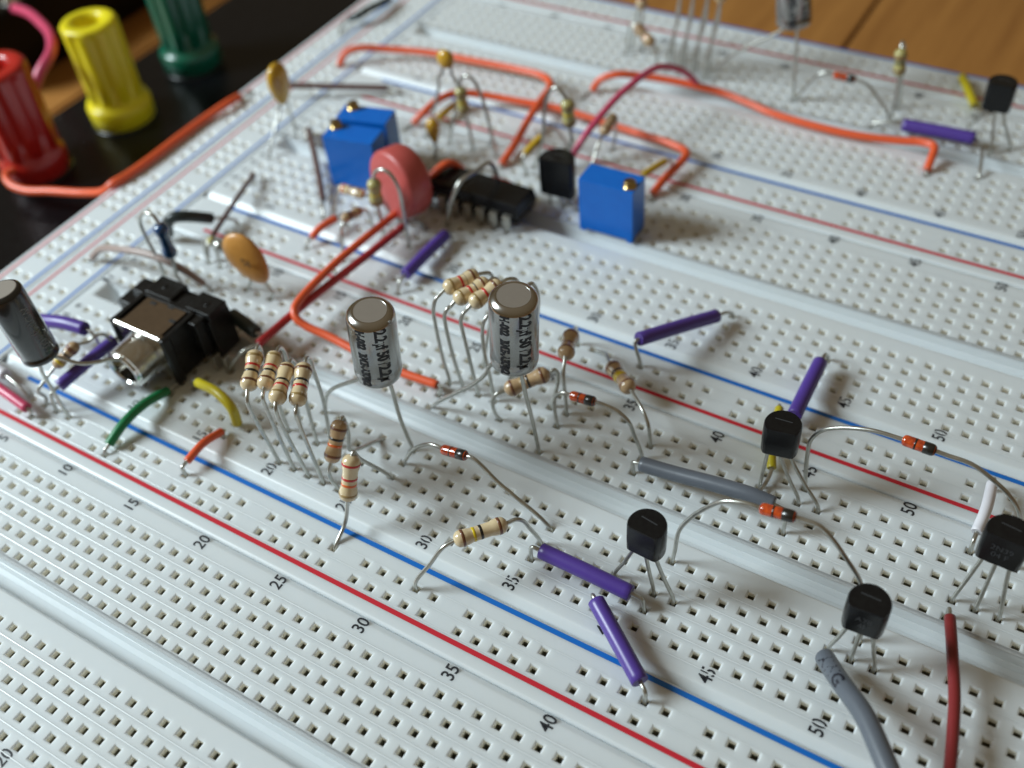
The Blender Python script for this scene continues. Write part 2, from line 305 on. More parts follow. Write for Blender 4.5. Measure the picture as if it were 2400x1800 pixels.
    'WB': [[8.4,29.69,0.3],[9.02,30.36,1.0],[9.48,31.73,1.4],[10.17,32.97,1.4],[11.99,34.13,1.0],[14.87,34.76,0.8],[17.46,35.19,0.7],[20.93,35.13,0.6],[24.41,34.81,0.6],[27.05,34.32,0.8],[28.3,33.68,0.9],[28.34,32.49,0.8],[28.06,31.08,0.6],[27.86,29.36,0.3]],
    'WC': [[18.25,39.16,0.2],[18.74,39.43,1.0],[19.93,39.88,1.5],[21.52,40.87,1.2],[24.5,41.82,0.8],[27.02,42.22,0.5],[29.54,41.67,0.5],[31.34,41.15,0.5],[34.59,40.82,0.5],[37.61,40.87,0.5],[40.44,41.28,0.6],[41.83,41.41,0.8],[42.7,41.11,0.9],[42.87,40.04,0.6],[42.88,39.33,0.2]],
    'MG': [[21.34,30.26,0.8],[21.89,31.18,2.0],[22.32,32.58,2.8],[22.73,34.34,3.4],[23.23,35.95,3.8],[23.62,37.85,3.8],[24.02,39.1,3.5],[24.7,40.52,2.6],[25.13,41.48,1.6],[25.31,42.13,0.8]],
    'PK': [[-1.14,-3.47,0.61],[1.93,-3.76,0.95],[3.7,-3.93,0.94],[5.1,-4.06,0.78]],
    'DRR': [[53.1,6.55,0.8],[53.67,4.71,0.95],[54.32,2.48,1.1],[54.93,-0.67,1.3],[55.22,-2.68,1.4]],
    'G2': [[49.04,2.04,0.9],[49.57,1.32,1.4],[50.26,0.47,2.0],[51.33,-0.64,2.6],[52.66,-2.35,3.0],[53.9,-3.95,3.2]],
    'YW1': [[10.02,30.61,0.6],[10.19,33.11,0.6]],
    'YW2': [[18.98,28.0,1.69],[19.53,29.38,2.35]],
    'YW3': [[27.22,29.15,1.7],[27.7,31.57,1.4]],
    'YW4': [[43.77,47.58,0.5],[42.0,50.97,0.5]],
    'V9': [[40.09,43.1,0.66],[44.82,43.1,0.87]],
    'C3_1': [[20.0,4.0,0.0],[20.7,4.0,1.9],[23.6,4.0,4.48]],
    'C3_2': [[25.4,4.0,4.8],[25.55,4.0,2.32],[26.0,4.0,0.0]],
    'C3_b': [[24.83,4.0,5.54],[25.17,4.0,9.8]],
    'C4_1': [[25.0,7.0,0.0],[26.98,7.0,2.04],[28.21,7.0,3.28],[29.13,7.0,4.49],[29.55,7.0,5.36]],
    'C4_2': [[31.32,7.0,6.11],[31.46,7.0,4.36],[31.73,7.0,2.45],[32.0,7.0,0.0]],
    'C4_b': [[31.03,7.0,6.5],[31.34,7.0,10.77]],
    'C5_1': [[25.0,44.1,0.0],[26.82,44.1,2.19],[31.0,44.1,5.6]],
    'C5_2': [[31.63,44.1,5.48],[31.85,44.1,2.87],[32.0,44.1,0.0]],
    'C5_b': [[31.34,44.1,5.9],[30.96,44.1,8.82]],
    'C1_1': [[7.0,-3.05,0.0],[6.85,-3.05,2.44],[6.95,-3.05,4.06]],
    'C1_2': [[7.89,-2.38,4.6],[8.73,-1.82,4.0],[9.13,-1.08,3.6],[9.12,-0.39,3.2]],
    'C1_b': [[7.82,-3.05,5.37],[7.45,-3.05,9.33]],
    'RA_1': [[14.0,29.05,0.0],[13.87,29.05,1.45],[13.61,29.05,2.79]],
    'RA_b': [[13.61,29.05,2.79],[13.46,29.05,4.86]],
    'RA_2': [[13.46,29.05,4.86],[13.69,29.05,5.62],[14.16,29.05,5.87],[14.68,29.05,5.67],[15.29,29.05,4.22],[15.63,29.05,1.92],[16.0,29.05,0.0]],
    'RB_1': [[19.0,29.05,0.0],[19.86,29.05,2.74],[20.06,29.05,4.57],[20.35,29.05,5.8],[20.74,29.05,6.52],[21.25,29.05,6.64],[21.83,29.05,6.0]],
    'RB_b': [[21.83,29.05,6.0],[21.96,29.05,3.96]],
    'RB_2': [[21.96,29.05,3.96],[22.06,29.05,3.03],[21.0,29.05,0.0]],
    'RC_1': [[23.0,29.05,0.0],[23.0,30.42,1.07],[23.0,31.03,1.8],[23.0,31.61,2.15]],
    'RC_b': [[23.0,31.61,2.15],[23.0,33.0,2.51]],
    'RC_2': [[23.0,33.0,2.51],[23.0,33.4,2.28],[23.0,33.59,1.24],[23.0,33.05,0.0]],
    'RD_1': [[13.0,19.05,0.0],[13.0,18.3,0.31],[13.0,18.24,1.24],[13.0,18.02,1.89],[13.0,17.56,2.28]],
    'RD_b': [[13.0,17.56,2.28],[13.0,16.24,2.66]],
    'RD_2': [[13.0,16.24,2.66],[13.0,15.65,2.47],[13.0,15.31,1.8],[13.0,15.0,0.0]],
    'RE_1': [[10,18.05,0],[9.86,18.54,1.2],[10.17,18.53,2.1]],
    'RE_b': [[10.24,18.87,2.3],[12.32,18.89,2.3]],
    'RE_2': [[12.32,18.89,2.3],[12.8,19.01,2.2],[13.2,19.05,0]],
    'RF_1': [[14.0,18.05,0.0],[14.03,18.05,1.09],[14.02,18.05,2.32],[13.96,18.05,2.6]],
    'RF_b': [[13.96,18.05,2.6],[14.11,18.05,4.66]],
    'RF_2': [[14.11,18.05,4.66],[14.4,18.05,5.32],[15.0,18.05,5.64],[15.54,18.05,5.48],[15.96,18.05,4.69],[16.03,18.05,2.35],[16.0,18.05,0.0]],
    'RG_1': [[4.0,8.0,0.0],[4.25,8.0,1.19],[4.23,8.0,2.38],[3.97,8.0,3.9],[3.99,8.0,5.05],[4.37,8.0,5.64],[4.88,8.0,6.03],[5.53,8.0,6.01],[5.8,8.0,5.51]],
    'RG_b': [[5.8,8.0,5.51],[5.71,8.0,2.91]],
    'RG_2': [[5.71,8.0,2.91],[5.72,8.0,2.54],[5.53,8.0,1.46],[6.0,8.0,0.0]],
    'OW': [[14.48,22.73,1.6],[15.01,23.35,2.2],[15.32,23.86,2.4],[15.53,24.42,2.2],[15.85,25.01,1.4]],
    'GA': [[18.61,25.0,1.6],[18.75,24.66,2.5],[18.56,24.32,3.2],[18.42,22.82,3.4],[18.14,21.7,3.4],[17.8,21.06,2.6],[17.51,20.92,1.6],[17.01,21.01,0.0]],
    'PR': [[18.34,24.77,1.5],[19.68,25.01,1.3]],
    'RS': [[9.11,1.08,0.3],[9.5,1.12,0.3]],
    'RP_b': [[18.95,45.07,2.6],[20.06,45.43,1.4]],
    'RQ': [[20.23,43.38,5.0]],
    'RR': [[38.3,47.65,2.0],[38.2,47.01,3.2]],
    'K1_1': [[1.0,23.05,0.0],[1.53,23.58,1.16],[1.54,23.59,2.16]],
    'OL': [[-18.55,14.28,-1.8],[-18.37,13.14,-1.6],[-17.34,12.61,-1.8],[-15.78,12.66,-1.9],[-13.4,13.21,-1.6],[-9.96,13.69,-1.0],[-7.85,13.91,-0.3],[-7.17,14.35,0.25],[-6.85,15.55,0.3],[-6.68,17.57,0.35],[-6.69,20.73,0.35],[-6.64,23.5,0.35],[-6.22,26.02,0.5],[-6.3,27.13,0.3]],
    'RD1': [[-30.77,27.93,2.0],[-26.54,26.04,3.0],[-21.41,23.48,3.6],[-19.0,22.06,3.4],[-18.64,20.97,2.6],[-19.45,19.91,1.5],[-19.95,19.25,0.8]],
    'pins0': [[-29.04,25.23,3.0],[-29.12,27.01,3.0]],
}

D['G1'] = [[37.42, 8, .92], [39.2, 8, 1.18], [41.5, 8, 1.62], [43.2, 8, 1.85], [44.35, 8, 1.80]]
PER = 18.05
ROW = {}
for s_ in range(0, 6):
    for r_, nm_ in zip((0, 1, 2, 3, 4, 7, 8, 9, 10, 11), 'abcdefghij'): ROW['S%d%s' % (s_, nm_)] = (s_ - 2) * PER + r_
    for r_ in (0, 1): ROW['B%d%d' % (s_, r_)] = (s_ - 2) * PER - 4.05 + r_
def H(c, row, z=0.0): return Vector((c, ROW[row], z))

# ================================================================== SETTING
def table():
    mb = MB(); z = -6.5
    x = -330.0; k = 0
    while x < 300:
        w = 30.0
        mb.box(x + .18, -260, z - 2, x + w - .18, 420, z, 0, .12)
        x += w
    mb.box(-330, -260, z - 2.2, 300, 420, z - .5, 1)
    o = mb.build('table_top', [MWOOD, MWGAP]); tag(o, kind='structure'); return o
table()
mb = MB(); mb.box(-24.45, -46, -4.3, 67, 53.6, -3.4, 0, .12)
for px, py in ((-20, -40), (-20, 48), (62, -40), (62, 48)): mb.lathe((px, py, -6.5), (0, 0, 1), [(0, 2), (2.2, 2)], 20)
tag(mb.build('base_plate', MPLATE, loc=(0, 0, -6.5)), 'glossy black metal base plate under the white breadboards', 'base plate')

# ================================================================== BREADBOARDS
def hole_cell(mb, cx, cy, hx=.5, hy=.5, dirty=0):
    a, b = .245, .172
    def sq(h, z, ex=None, ey=None):
        ex = h if ex is None else ex; ey = h if ey is None else ey
        return [Vector((cx + sx * ex, cy + sy * ey, z)) for sx, sy in ((-1, -1), (1, -1), (1, 1), (-1, 1))]
    mb.grid([sq(0, 0, hx, hy), sq(a, 0), sq(b + .02, -.04), sq(b, -.065)], 0, False)
    mb.grid([sq(b, -.065), sq(b * .97, -.36)], 3, False)
    mb.grid([sq(b * .97, -.36), sq(b * .9, -1.3)], 1, False)
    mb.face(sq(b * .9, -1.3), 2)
def prof_sheet(mb, prof, x0, x1, axis='x'):
    for (a, za), (b, zb) in zip(prof, prof[1:]):
        if axis == 'x': mb.face([(x0, a, za), (x1, a, za), (x1, b, zb), (x0, b, zb)])
        else: mb.face([(a, x1, za), (a, x0, za), (b, x0, zb), (b, x1, zb)])
def bridge(mb, prof, xa, xb): prof_sheet(mb, prof, xa, xb)
def terminal_strip(idx, label):
    y0 = (idx - 2) * PER; lo, hi = y0 - 1.62, y0 + 12.62; X0, X1 = -.42, 64.42
    root = thing('terminal_strip', (0, y0, 0), label, 'breadboard', 'breadboard terminal strips')
    mb = MB()
    for c in range(1, 64):
        for r in list(range(0, 5)) + list(range(7, 12)): hole_cell(mb, c, y0 + r)
    for (a, b) in ((-.5, 4.5), (6.5 + .3, 11.5)):      # side margins beside the hole fields
        a_ = a if a < 6 else 6.5
        for (xa, xb) in ((X0 + .12, .5), (63.5, X1 - .12)): mb.face([(xa, y0 + a_, 0), (xb, y0 + a_, 0), (xb, y0 + b, 0), (xa, y0 + b, 0)])
    xa, xb = X0 + .12, X1 - .12
    lowp = [(lo, -3.35), (lo, -.42), (lo + .07, -.34), (lo + .42, -.05), (lo + .50, -.01), (lo + .58, 0), (y0 - .5, 0)]
    gro = [(y0 + 4.5, 0), (y0 + 5.14, 0), (y0 + 5.22, -.03), (y0 + 5.27, -.12), (y0 + 5.34, -.80), (y0 + 5.55, -.98), (y0 + 6.05, -1.0), (y0 + 6.28, -.86), (y0 + 6.42, -.62), (y0 + 6.46, -.60), (y0 + 6.53, -.30), (y0 + 6.60, -.10), (y0 + 6.68, -.02), (y0 + 6.5 + .28, 0)]
    topp = [(y0 + 11.5, 0), (hi - .40, 0), (hi - .30, -.02), (hi - .07, -.14), (hi, -.22), (hi, -3.35)]
    prof_sheet(mb, lowp, xa, xb); prof_sheet(mb, topp, xa, xb)
    ga, gb = .25, 63.75
    gp = gro[1:-1]
    for qa, qb in ((xa, ga), (gb, xb)): mb.face([(qa, y0 + 4.5, 0), (qb, y0 + 4.5, 0), (qb, y0 + 6.72, 0), (qa, y0 + 6.72, 0)])
    prof_sheet(mb, gro[:2], ga, gb)
    for (ya, za), (yb, zb) in zip(gp, gp[1:]):          # channel with sloped ends
        a1, b1 = ga - za * 1.3, ga - zb * 1.3; a2, b2 = gb + za * 1.3, gb + zb * 1.3
        mb.face([(a1, ya, za), (a2, ya, za), (b2, yb, zb), (b1, yb, zb)])
        mb.face([(ga, ya, 0), (a1, ya, za), (b1, yb, zb), (ga, yb, 0)]); mb.face([(gb, yb, 0), (b2, yb, zb), (a2, ya, za), (gb, ya, 0)])
    # the f row cells begin at 6.5; lift the rounded shoulder a hair under them
    mb.face([(xa, y0 + 6.68, -.02), (xb, y0 + 6.68, -.02), (xb, y0 + 6.72, -.004), (xa, y0 + 6.72, -.004)])
    for X, s in ((X0, 1), (X1, -1)):                    # rounded end walls
        e = [(X + s * .12, 0), (X + s * .03, -.05), (X, -.16), (X, -3.35)]
        for (a, za), (b, zb) in zip(e, e[1:]): mb.face([(a, lo + .5, za), (a, hi - .3, za), (b, hi - .3, zb), (b, lo + .5, zb)] if s < 0 else [(a, hi - .3, za), (a, lo + .5, za), (b, lo + .5, zb), (b, hi - .3, zb)])
    for r in (-.5, .5, 1.5, 2.5, 3.5, 7.5, 8.5, 9.5, 10.5, 11.5):   # fine moulding ridges between rows
        y = y0 + r; w = .035
        mb.face([(.5, y - w, .001), (63.5, y - w, .001), (63.5, y, .012), (.5, y, .012)], 4); mb.face([(.5, y, .012), (63.5, y, .012), (63.5, y + w, .001), (.5, y + w, .001)], 4)
    mb.build('body', [MW, MH, MHB, MWI, MML], root)
    for c in list(range(5, 61, 5)):
        for yy in (y0 - .66, y0 + 12.12):
            nb = MB(); put_text(nb, str(c), lambda tx, ty, c=c, yy=yy: (c - .14 - ty, yy + tx, .004), .92, .84, bold=.012); nb.build('printed_number', MI, root)
    for r, ch in zip((0, 1, 2, 3, 4, 7, 8, 9, 10, 11), 'abcdefghij'):
        for xx in (.16, 63.86):
            nb = MB(); put_text(nb, ch, lambda tx, ty, xx=xx, r=r: (xx - ty, y0 + r + tx, .004), .82, .9, bold=.006); nb.build('printed_letter', MI, root)
    return root
for i_, l_ in enumerate(['white terminal strip across the bottom-left corner, nearest the camera, with no parts plugged in',
                         'white terminal strip holding the audio jack, both silver capacitors and most of the transistors',
                         'white terminal strip holding the blue trimmers, the red disc and the black chip',
                         'farthest white terminal strip, next to the wooden table at the top']): terminal_strip(i_ + 1, l_)

def rail(idx, label):
    c = (idx - 2) * PER - 3.55; lo, hi = c - 1.875, c + 1.875; X0, X1 = -.3, 64.3
    root = thing('power_rail', (0, c, 0), label, 'breadboard rail', 'power rails between the terminal strips')
    mb = MB(); cols = set(4 + 6 * a + b for a in range(0, 10) for b in range(5))
    for x in range(1, 64):
        for r in (0, 1):
            y = c - .5 + r
            if x in cols: hole_cell(mb, x, y)
            else: mb.face([(x - .5, y - .5, 0), (x + .5, y - .5, 0), (x + .5, y + .5, 0), (x - .5, y + .5, 0)])
    for xa, xb in ((X0, .5), (63.5, X1)): mb.face([(xa, c - 1, 0), (xb, c - 1, 0), (xb, c + 1, 0), (xa, c + 1, 0)])
    prof_sheet(mb, [(lo, -3.35), (lo, -.14), (lo + .05, -.05), (lo + .14, 0), (c - 1, 0)], X0, X1)
    prof_sheet(mb, [(c + 1, 0), (hi - .14, 0), (hi - .05, -.05), (hi, -.14), (hi, -3.35)], X0, X1)
    for X, s in ((X0, 1), (X1, -1)): mb.face([(X, lo, 0), (X, hi, 0), (X, hi, -3.35), (X, lo, -3.35)] if s < 0 else [(X, hi, 0), (X, lo, 0), (X, lo, -3.35), (X, hi, -3.35)])
    for r in (-.80, 0, .80):
        y = c + r; w = .02; mb.face([(3.5, y - w, .001), (61.5, y - w, .001), (61.5, y, .010), (3.5, y, .010)], 4); mb.face([(3.5, y, .010), (61.5, y, .010), (61.5, y + w, .001), (3.5, y + w, .001)], 4)
    mb.build('body', [MW, MH, MHB, MWI, MML], root)
    l = MB(); l.face([(2.3, c + 1.47, .004), (61.8, c + 1.47, .004), (61.8, c + 1.73, .004), (2.3, c + 1.73, .004)]); l.build('blue_line', MBL, root)
    l = MB(); l.face([(2.3, c - 1.20, .004), (61.8, c - 1.20, .004), (61.8, c - .95, .004), (2.3, c - .95, .004)]); l.build('red_line', MRL, root)
for i_, l_ in enumerate(['power rail along the near side of the empty terminal strip, mostly out of frame',
                         'nearest power rail, its red and blue lines crossed by the green and orange wires',
                         'power rail between the resistor clusters and the purple wires',
                         'power rail running behind the blue trimmers with blurred red and blue lines',
                         'farthest power rail, lying against the wooden table edge']): rail(i_ + 1, l_)

def side_rail(x0, x1, label):
    """rail turned a quarter, red line on its left side and blue on its right"""
    c = (x0 + x1) / 2; y0, y1 = -24, 51
    root = thing('side_power_rail', (c, 0, 0), label, 'breadboard rail', 'power rails across the left end')
    mb = MB(); rows = set(a * 6 + b - 24 for a in range(0, 12) for b in range(5))
    for yy in range(-24, 51):
        for dx in (-.5, .5):
            if yy in rows: hole_cell(mb, c + dx, yy + .5)
            else: mb.face([(c + dx - .5, yy, 0), (c + dx + .5, yy, 0), (c + dx + .5, yy + 1, 0), (c + dx - .5, yy + 1, 0)])
    prof_sheet(mb, [(x0, -3.35), (x0, -.14), (x0 + .06, -.04), (x0 + .16, 0), (c - 1, 0)], y0, y1, 'y')
    prof_sheet(mb, [(c + 1, 0), (x1 - .12, 0), (x1 - .04, -.05), (x1, -.14), (x1, -3.35)], y0, y1, 'y')
    mb.face([(x0, y0, 0), (x1, y0, 0), (x1, y0, -3.35), (x0, y0, -3.35)][::-1]); mb.face([(x0, y1, 0), (x1, y1, 0), (x1, y1, -3.35), (x0, y1, -3.35)])
    mb.build('body', [MW, MH, MHB, MWI, MML], root)
    for nm, xx, m, w in (('red_line', x0 + .48, MRL, .17), ('blue_line', x1 - .42, MBL, .17)):
        l = MB(); l.face([(xx - w / 2, y0 + 2, .004), (xx + w / 2, y0 + 2, .004), (xx + w / 2, y1 - 2, .004), (xx - w / 2, y1 - 2, .004)]); l.build(nm, m, root)
side_rail(-7.25, -4.08, 'outer white power rail on the left, along the black plate')
side_rail(-4.04, -.55, 'inner white power rail on the left, against the ends of the terminal strips')

# ================================================================== COMPONENTS
LR = .105
def lead_mb(pts, r=LR, down0=False, down1=False, n=7):
    P = [Vector(p) for p in pts]
    if down0: P = [P[0] - Vector((0, 0, 1.1)), P[0] - Vector((0, 0, .25))] + P[1:] if len(P) > 1 else P
    if down1: P = P[:-1] + [P[-1] - Vector((0, 0, .25)), P[-1] - Vector((0, 0, 1.1))]
    m = MB(); m.tube(smooth(P, n), r, 10); return m
def along(a, b): return (b - a).length, (b - a).normalized()
RPROF = lambda L, R, r: [(0, .02), (.03, R * .38), (.10, R * .68), (.22, R * .92), (.38, R), (.58, R * .97), (.74, (R + r) / 2), (.86, r), (L - .86, r), (L - .74, (R + r) / 2), (L - .58, R * .97), (L - .38, R), (L - .22, R * .92), (L - .10, R * .68), (L - .03, R * .38), (L, .02)]
def resistor(key, label, bands, group=None, R=.44, r=.365, cer=None, name='resistor', L=None, down=(True, True), lr=LR):
    l1, b, l2 = D[key + '_1'], D[key + '_b'], D[key + '_2']
    a, c = Vector(b[0]), Vector(b[1]); ln, ax = along(a, c)
    if L:
        mid = (a + c) / 2; a = mid - ax * L / 2; c = mid + ax * L / 2; ln = L
    root = thing(name, l1[0], label, 'resistor', group)
    m = MB(); m.lathe(a, ax, RPROF(max(ln, 1.9), R, r), 24); m.build('body', cer or MRES, root)
    Lb = max(ln, 1.9)
    pos = [.42, .98, 1.24, Lb - .98, Lb - .42] if len(bands) == 5 else [.44, 1.00, 1.34, Lb - .44]
    for p, cn in zip(pos, bands):
        rad = R if (p < .7 or p > Lb - .7) else r
        w = .075 if cn != 'wideyellow' else .17
        m = MB(); m.lathe(a + ax * (p - w), ax, [(0, rad * .96), (.012, rad + .007), (2 * w - .012, rad + .007), (2 * w, rad * .96)], 24); m.build(cn.replace('wide', '') + '_band', BAND[cn.replace('wide', '')], root)
    P1 = [Vector(p) for p in l1[:-1]] + [a + ax * .04]; P2 = [c - ax * .04] + [Vector(p) for p in l2[1:]]
    lead_mb(P1, lr, down[0], False).build('lead', MLEAD, root); lead_mb(P2, lr, False, down[1]).build('lead', MLEAD, root)
    return root

RED1K = ['brown', 'black', 'red', 'gold']
g_ = 'four standing resistors right of the audio jack'
resistor('Rg0', 'standing beige resistor, leftmost of the four in front of the dark red wire tip', ['brown', 'black', 'red', 'gold'], g_)
resistor('Rg1', 'standing beige resistor, second from the left in the row beside the audio jack', ['brown', 'black', 'red', 'gold'], g_)
resistor('Rg2', 'standing beige resistor, third from the left in the row beside the audio jack', ['gold', 'red', 'black', 'brown'], g_)
resistor('Rg3', 'standing beige resistor, rightmost of the four beside the audio jack', ['gold', 'red', 'black', 'brown'], g_)
g_ = 'four raised resistors by the rear silver capacitor'
resistor('Rh0', 'raised beige resistor, leftmost of the four on long leads left of the rear silver capacitor', ['gold', 'red', 'black', 'brown'], g_)
resistor('Rh1', 'raised beige resistor on long leads, second from the left behind the rear silver capacitor', ['gold', 'red', 'black', 'brown'], g_)
resistor('Rh2', 'raised beige resistor on long leads touching the left side of the rear silver capacitor', ['gold', 'red', 'black', 'brown'], g_)
resistor('Rh3', 'raised beige resistor almost hidden behind the rear silver capacitor', ['gold', 'red', 'black', 'brown'], g_)
resistor('Ra', 'tan resistor with a yellow band bridging the blue line to a purple wire', ['brown', 'yellow', 'black', 'brown'], cer=MRES, R=.42, r=.35)
resistor('Rc', 'brown resistor lying low beneath the rear silver capacitor', ['brown', 'gold', 'black', 'brown'], cer=MREB, R=.46, r=.38)
D['Re_b'] = [[31.55, 10.9, 3.35], [30.75, 13.1, 2.85]]
D['Re_1'] = [[32, 10, 0], [32.0, 10.0, .7], [31.95, 10.02, 1.7], [31.75, 10.3, 2.7], [31.55, 10.9, 3.35]]
D['Re_2'] = [[30.75, 13.1, 2.85], [30.5, 13.9, 2.4], [30.1, 14.8, 1.2], [30, 15, 0]]
resistor('Re', 'brown resistor seen end-on between red and blue lines right of the rear silver capacitor', ['brown', 'brown', 'gold', 'brown'], cer=MREB, R=.46, r=.38)
resistor('Rf', 'tan resistor with a wide yellow band lying across the red line', ['brown', 'wideyellow', 'black', 'brown'][::-1], cer=MREB, R=.46, r=.38, L=2.6)
resistor('Rk', 'upright resistor with black and orange bands, left of the red and orange banded one', ['brown', 'orange', 'black', 'brown'], cer=MREB, R=.44, r=.37)
resistor('Rl', 'upright resistor with red and orange bands above the printed 25', ['gold', 'orange', 'red', 'red'], R=.46, r=.39)
resistor('Rm', 'small banded resistor tucked behind the purple wire left of the audio jack', ['yellow', 'black', 'brown', 'brown'], cer=MREB, R=.36, r=.30)
resistor('RA', 'hooked green-brown resistor under the small yellow capacitor behind the chip', ['brown', 'yellow', 'black', 'brown'], cer=MREG, R=.44, r=.36, lr=.12)
resistor('RB', 'hooked green-brown resistor under the corner of the orange wire', ['brown', 'yellow', 'black', 'brown'], cer=MREG, R=.46, r=.38, lr=.12)
resistor('RC', 'small tan resistor leaning over the blue line behind the right blue trimmer', ['brown', 'brown', 'black', 'gold'], cer=MREB, R=.40, r=.33)
resistor('RF', 'upright pale resistor with a long hooked lead in front of the red disc', ['brown', 'yellow', 'black', 'gold'], cer=MREG, R=.46, r=.38, lr=.12)
resistor('RD', 'tiny brown resistor arched over the blue line below the left blue trimmer', ['brown', 'brown', 'black', 'brown'], cer=MREB, R=.32, r=.27)
resistor('RE', 'pale pink resistor lying at the foot of the left blue trimmer', ['red', 'brown', 'gold', 'brown'], R=.34, r=.29)
resistor('RG', 'dark blue glossy resistor with a looped lead behind the audio jack', [], cer=MBLR, R=.46, r=.36, lr=.12)
# far resistors
for k_, (x_, l_) in enumerate([(22, 'leftmost of the four tall resistors cut by the top edge'), (23, 'second from the left of the four tall resistors cut by the top edge'), (24, 'third from the left of the four tall resistors cut by the top edge'), (25, 'rightmost of the four tall resistors cut by the top edge, nearest the far capacitor')]):
    y_ = ROW['S4g']; z_ = (6.9, 6.6, 6.5, 6.3)[k_]; x2 = x_ + (.85, .85, .95, .9)[k_]
    D['Rz_1'] = [[x_, y_, 0], [x_ + .2, y_, 2], [x2 - .1, y_, 4.5], [x2, y_, z_]]; D['Rz_b'] = [[x2, y_, z_], [x2 + .05, y_, z_ + 2.4]]
    D['Rz_2'] = [[x2 + .05, y_, z_ + 2.4], [x2 + .05, y_ + .4, z_ + 2.8], [x2, y_ + .9, z_ + 2], [x_ + .1, y_ + 1, 3], [x_, y_ + 1, 0]]
    resistor('Rz', 'blurred beige resistor, ' + l_.replace('of the four tall resistors cut by the top edge', 'of the tall four at the top edge'), ['gold', 'red', 'black', 'brown'], 'four tall resistors at the top edge')
D['Rp_b'] = [[18.9, 44.9, 2.7], [20.75, 44.3, 1.75]]; D['Rp_1'] = [[18, ROW['S4h'], 0], [18.2, 45.2, 1.6], [18.5, 45.0, 2.6], [18.9, 44.9, 2.7]]; D['Rp_2'] = [[20.75, 44.3, 1.75], [21.1, 44.2, 1.2], [21, ROW['S4g'], 0]]
resistor('Rp', 'blurred tan resistor slanting near the top edge left of the four tall resistors', ['brown', 'black', 'orange', 'gold'], cer=MREB)
D['Rq_1'] = [[19, ROW['S4i'], 0], [19.3, 45.3, 1.8], [19.4, 45.1, 3.2], [19.36, 45.1, 3.95]]; D['Rq_b'] = [[19.36, 45.1, 3.95], [19.25, 45.1, 6.35]]; D['Rq_2'] = [[19.25, 45.1, 6.35], [19.2, 45.5, 6.8], [18.9, 46, 5], [18, ROW['S4i'], 0]]
resistor('Rq', 'pinkish upright resistor cut by the top edge above the slanting tan one', ['brown', 'red', 'orange', 'gold'])
D['Rr_1'] = [[39, ROW['S4g'], 0], [39.05, 44.1, 1.7], [39.0, 44.1, 3.1], [38.96, 44.1, 3.6]]; D['Rr_b'] = [[38.96, 44.1, 3.6], [38.75, 44.2, 5.2]]; D['Rr_2'] = [[38.75, 44.2, 5.2], [38.6, 44.7, 5.7], [38.7, 45.4, 4.8], [39, ROW['S4i'], 0]]
resistor('Rr', 'upright tan resistor standing right of the far diode against the wooden table', ['brown', 'black', 'brown', 'gold'], cer=MREG, R=.42, r=.35)

# ---- diodes
def diode(key, label, r=.27):
    l1, b, l2 = D[key + '_1'], D[key + '_b'], D[key + '_2']; a, c = Vector(b[0]), Vector(b[1]); L, ax = along(a, c)
    root = thing('diode', l1[0], label, 'diode', 'small orange glass diodes')
    m = MB(); m.lathe(a, ax, [(0, .05), (.03, r * .62), (.10, r * .92), (.2, r), (L - .2, r), (L - .1, r * .92), (L - .03, r * .62), (L, .05)], 24); m.build('glass_body', MGLS, root)
    m = MB(); m.lathe(a + ax * (L * .36), ax, [(0, r * .96), (.01, r + .004), (.09, r + .004), (.10, r * .96)], 24); m.build('slug_band', BAND['black'], root)
    m = MB(); m.lathe(a + ax * (L * .62), ax, [(0, r * .97), (.01, r + .008), (L * .26, r + .008), (L * .31, r * .93), (L * .36, r * .66)], 24); m.build('cathode_band', BAND['black'], root)
    lead_mb(l1[:-1] + [list(a + ax * .03)] if len(l1) > 2 else l1, LR, True, False).build('lead', MLEAD, root)
    lead_mb([list(c - ax * .03)] + l2[1 if Vector(l2[0]) == c else 0:], LR, False, True).build('lead', MLEAD, root)
D['D1_1'].append(D['D1_b'][0]); D['D2_1'].append(D['D2_b'][0]); D['D3_1'].append(D['D3_b'][0]); D['D4_1'] = [[41, 4, 0], [41.12, 4.01, .95], [41.27, 4.02, 2.67], [41.78, 4.06, 3.95], [42.5, 4.11, 5.12], [43.12, 4.16, 5.83], [43.81, 4.21, 6.13], [44.44, 4.26, 6.21]]
D['D4_b'] = [[44.66, 4.28, 6.18], [46.24, 4.39, 6.36]]; D['D4_2'] = [[46.24, 4.39, 6.36], [46.55, 4.42, 6.34], [47.12, 4.46, 6.32], [47.8, 4.51, 5.72], [48.61, 4.57, 4.59], [49.24, 4.62, 3.6], [49.75, 4.62, 2.2], [50.0, 4.3, .9], [50, 4, 0]]
D['D4_1'].append(D['D4_b'][0]); D['D5_1'].append(D['D5_b'][0])
diode('D1', 'orange glass diode in the middle, just below the front silver capacitor')
diode('D2', 'orange glass diode arching between the low brown resistor and the grey wire')
diode('D3', 'orange glass diode at the right edge, over the blue line by the white wire')
diode('D4', 'orange glass diode arching over the right end of the grey wire')
diode('D5', 'blurred red and black diode on the farthest strip')

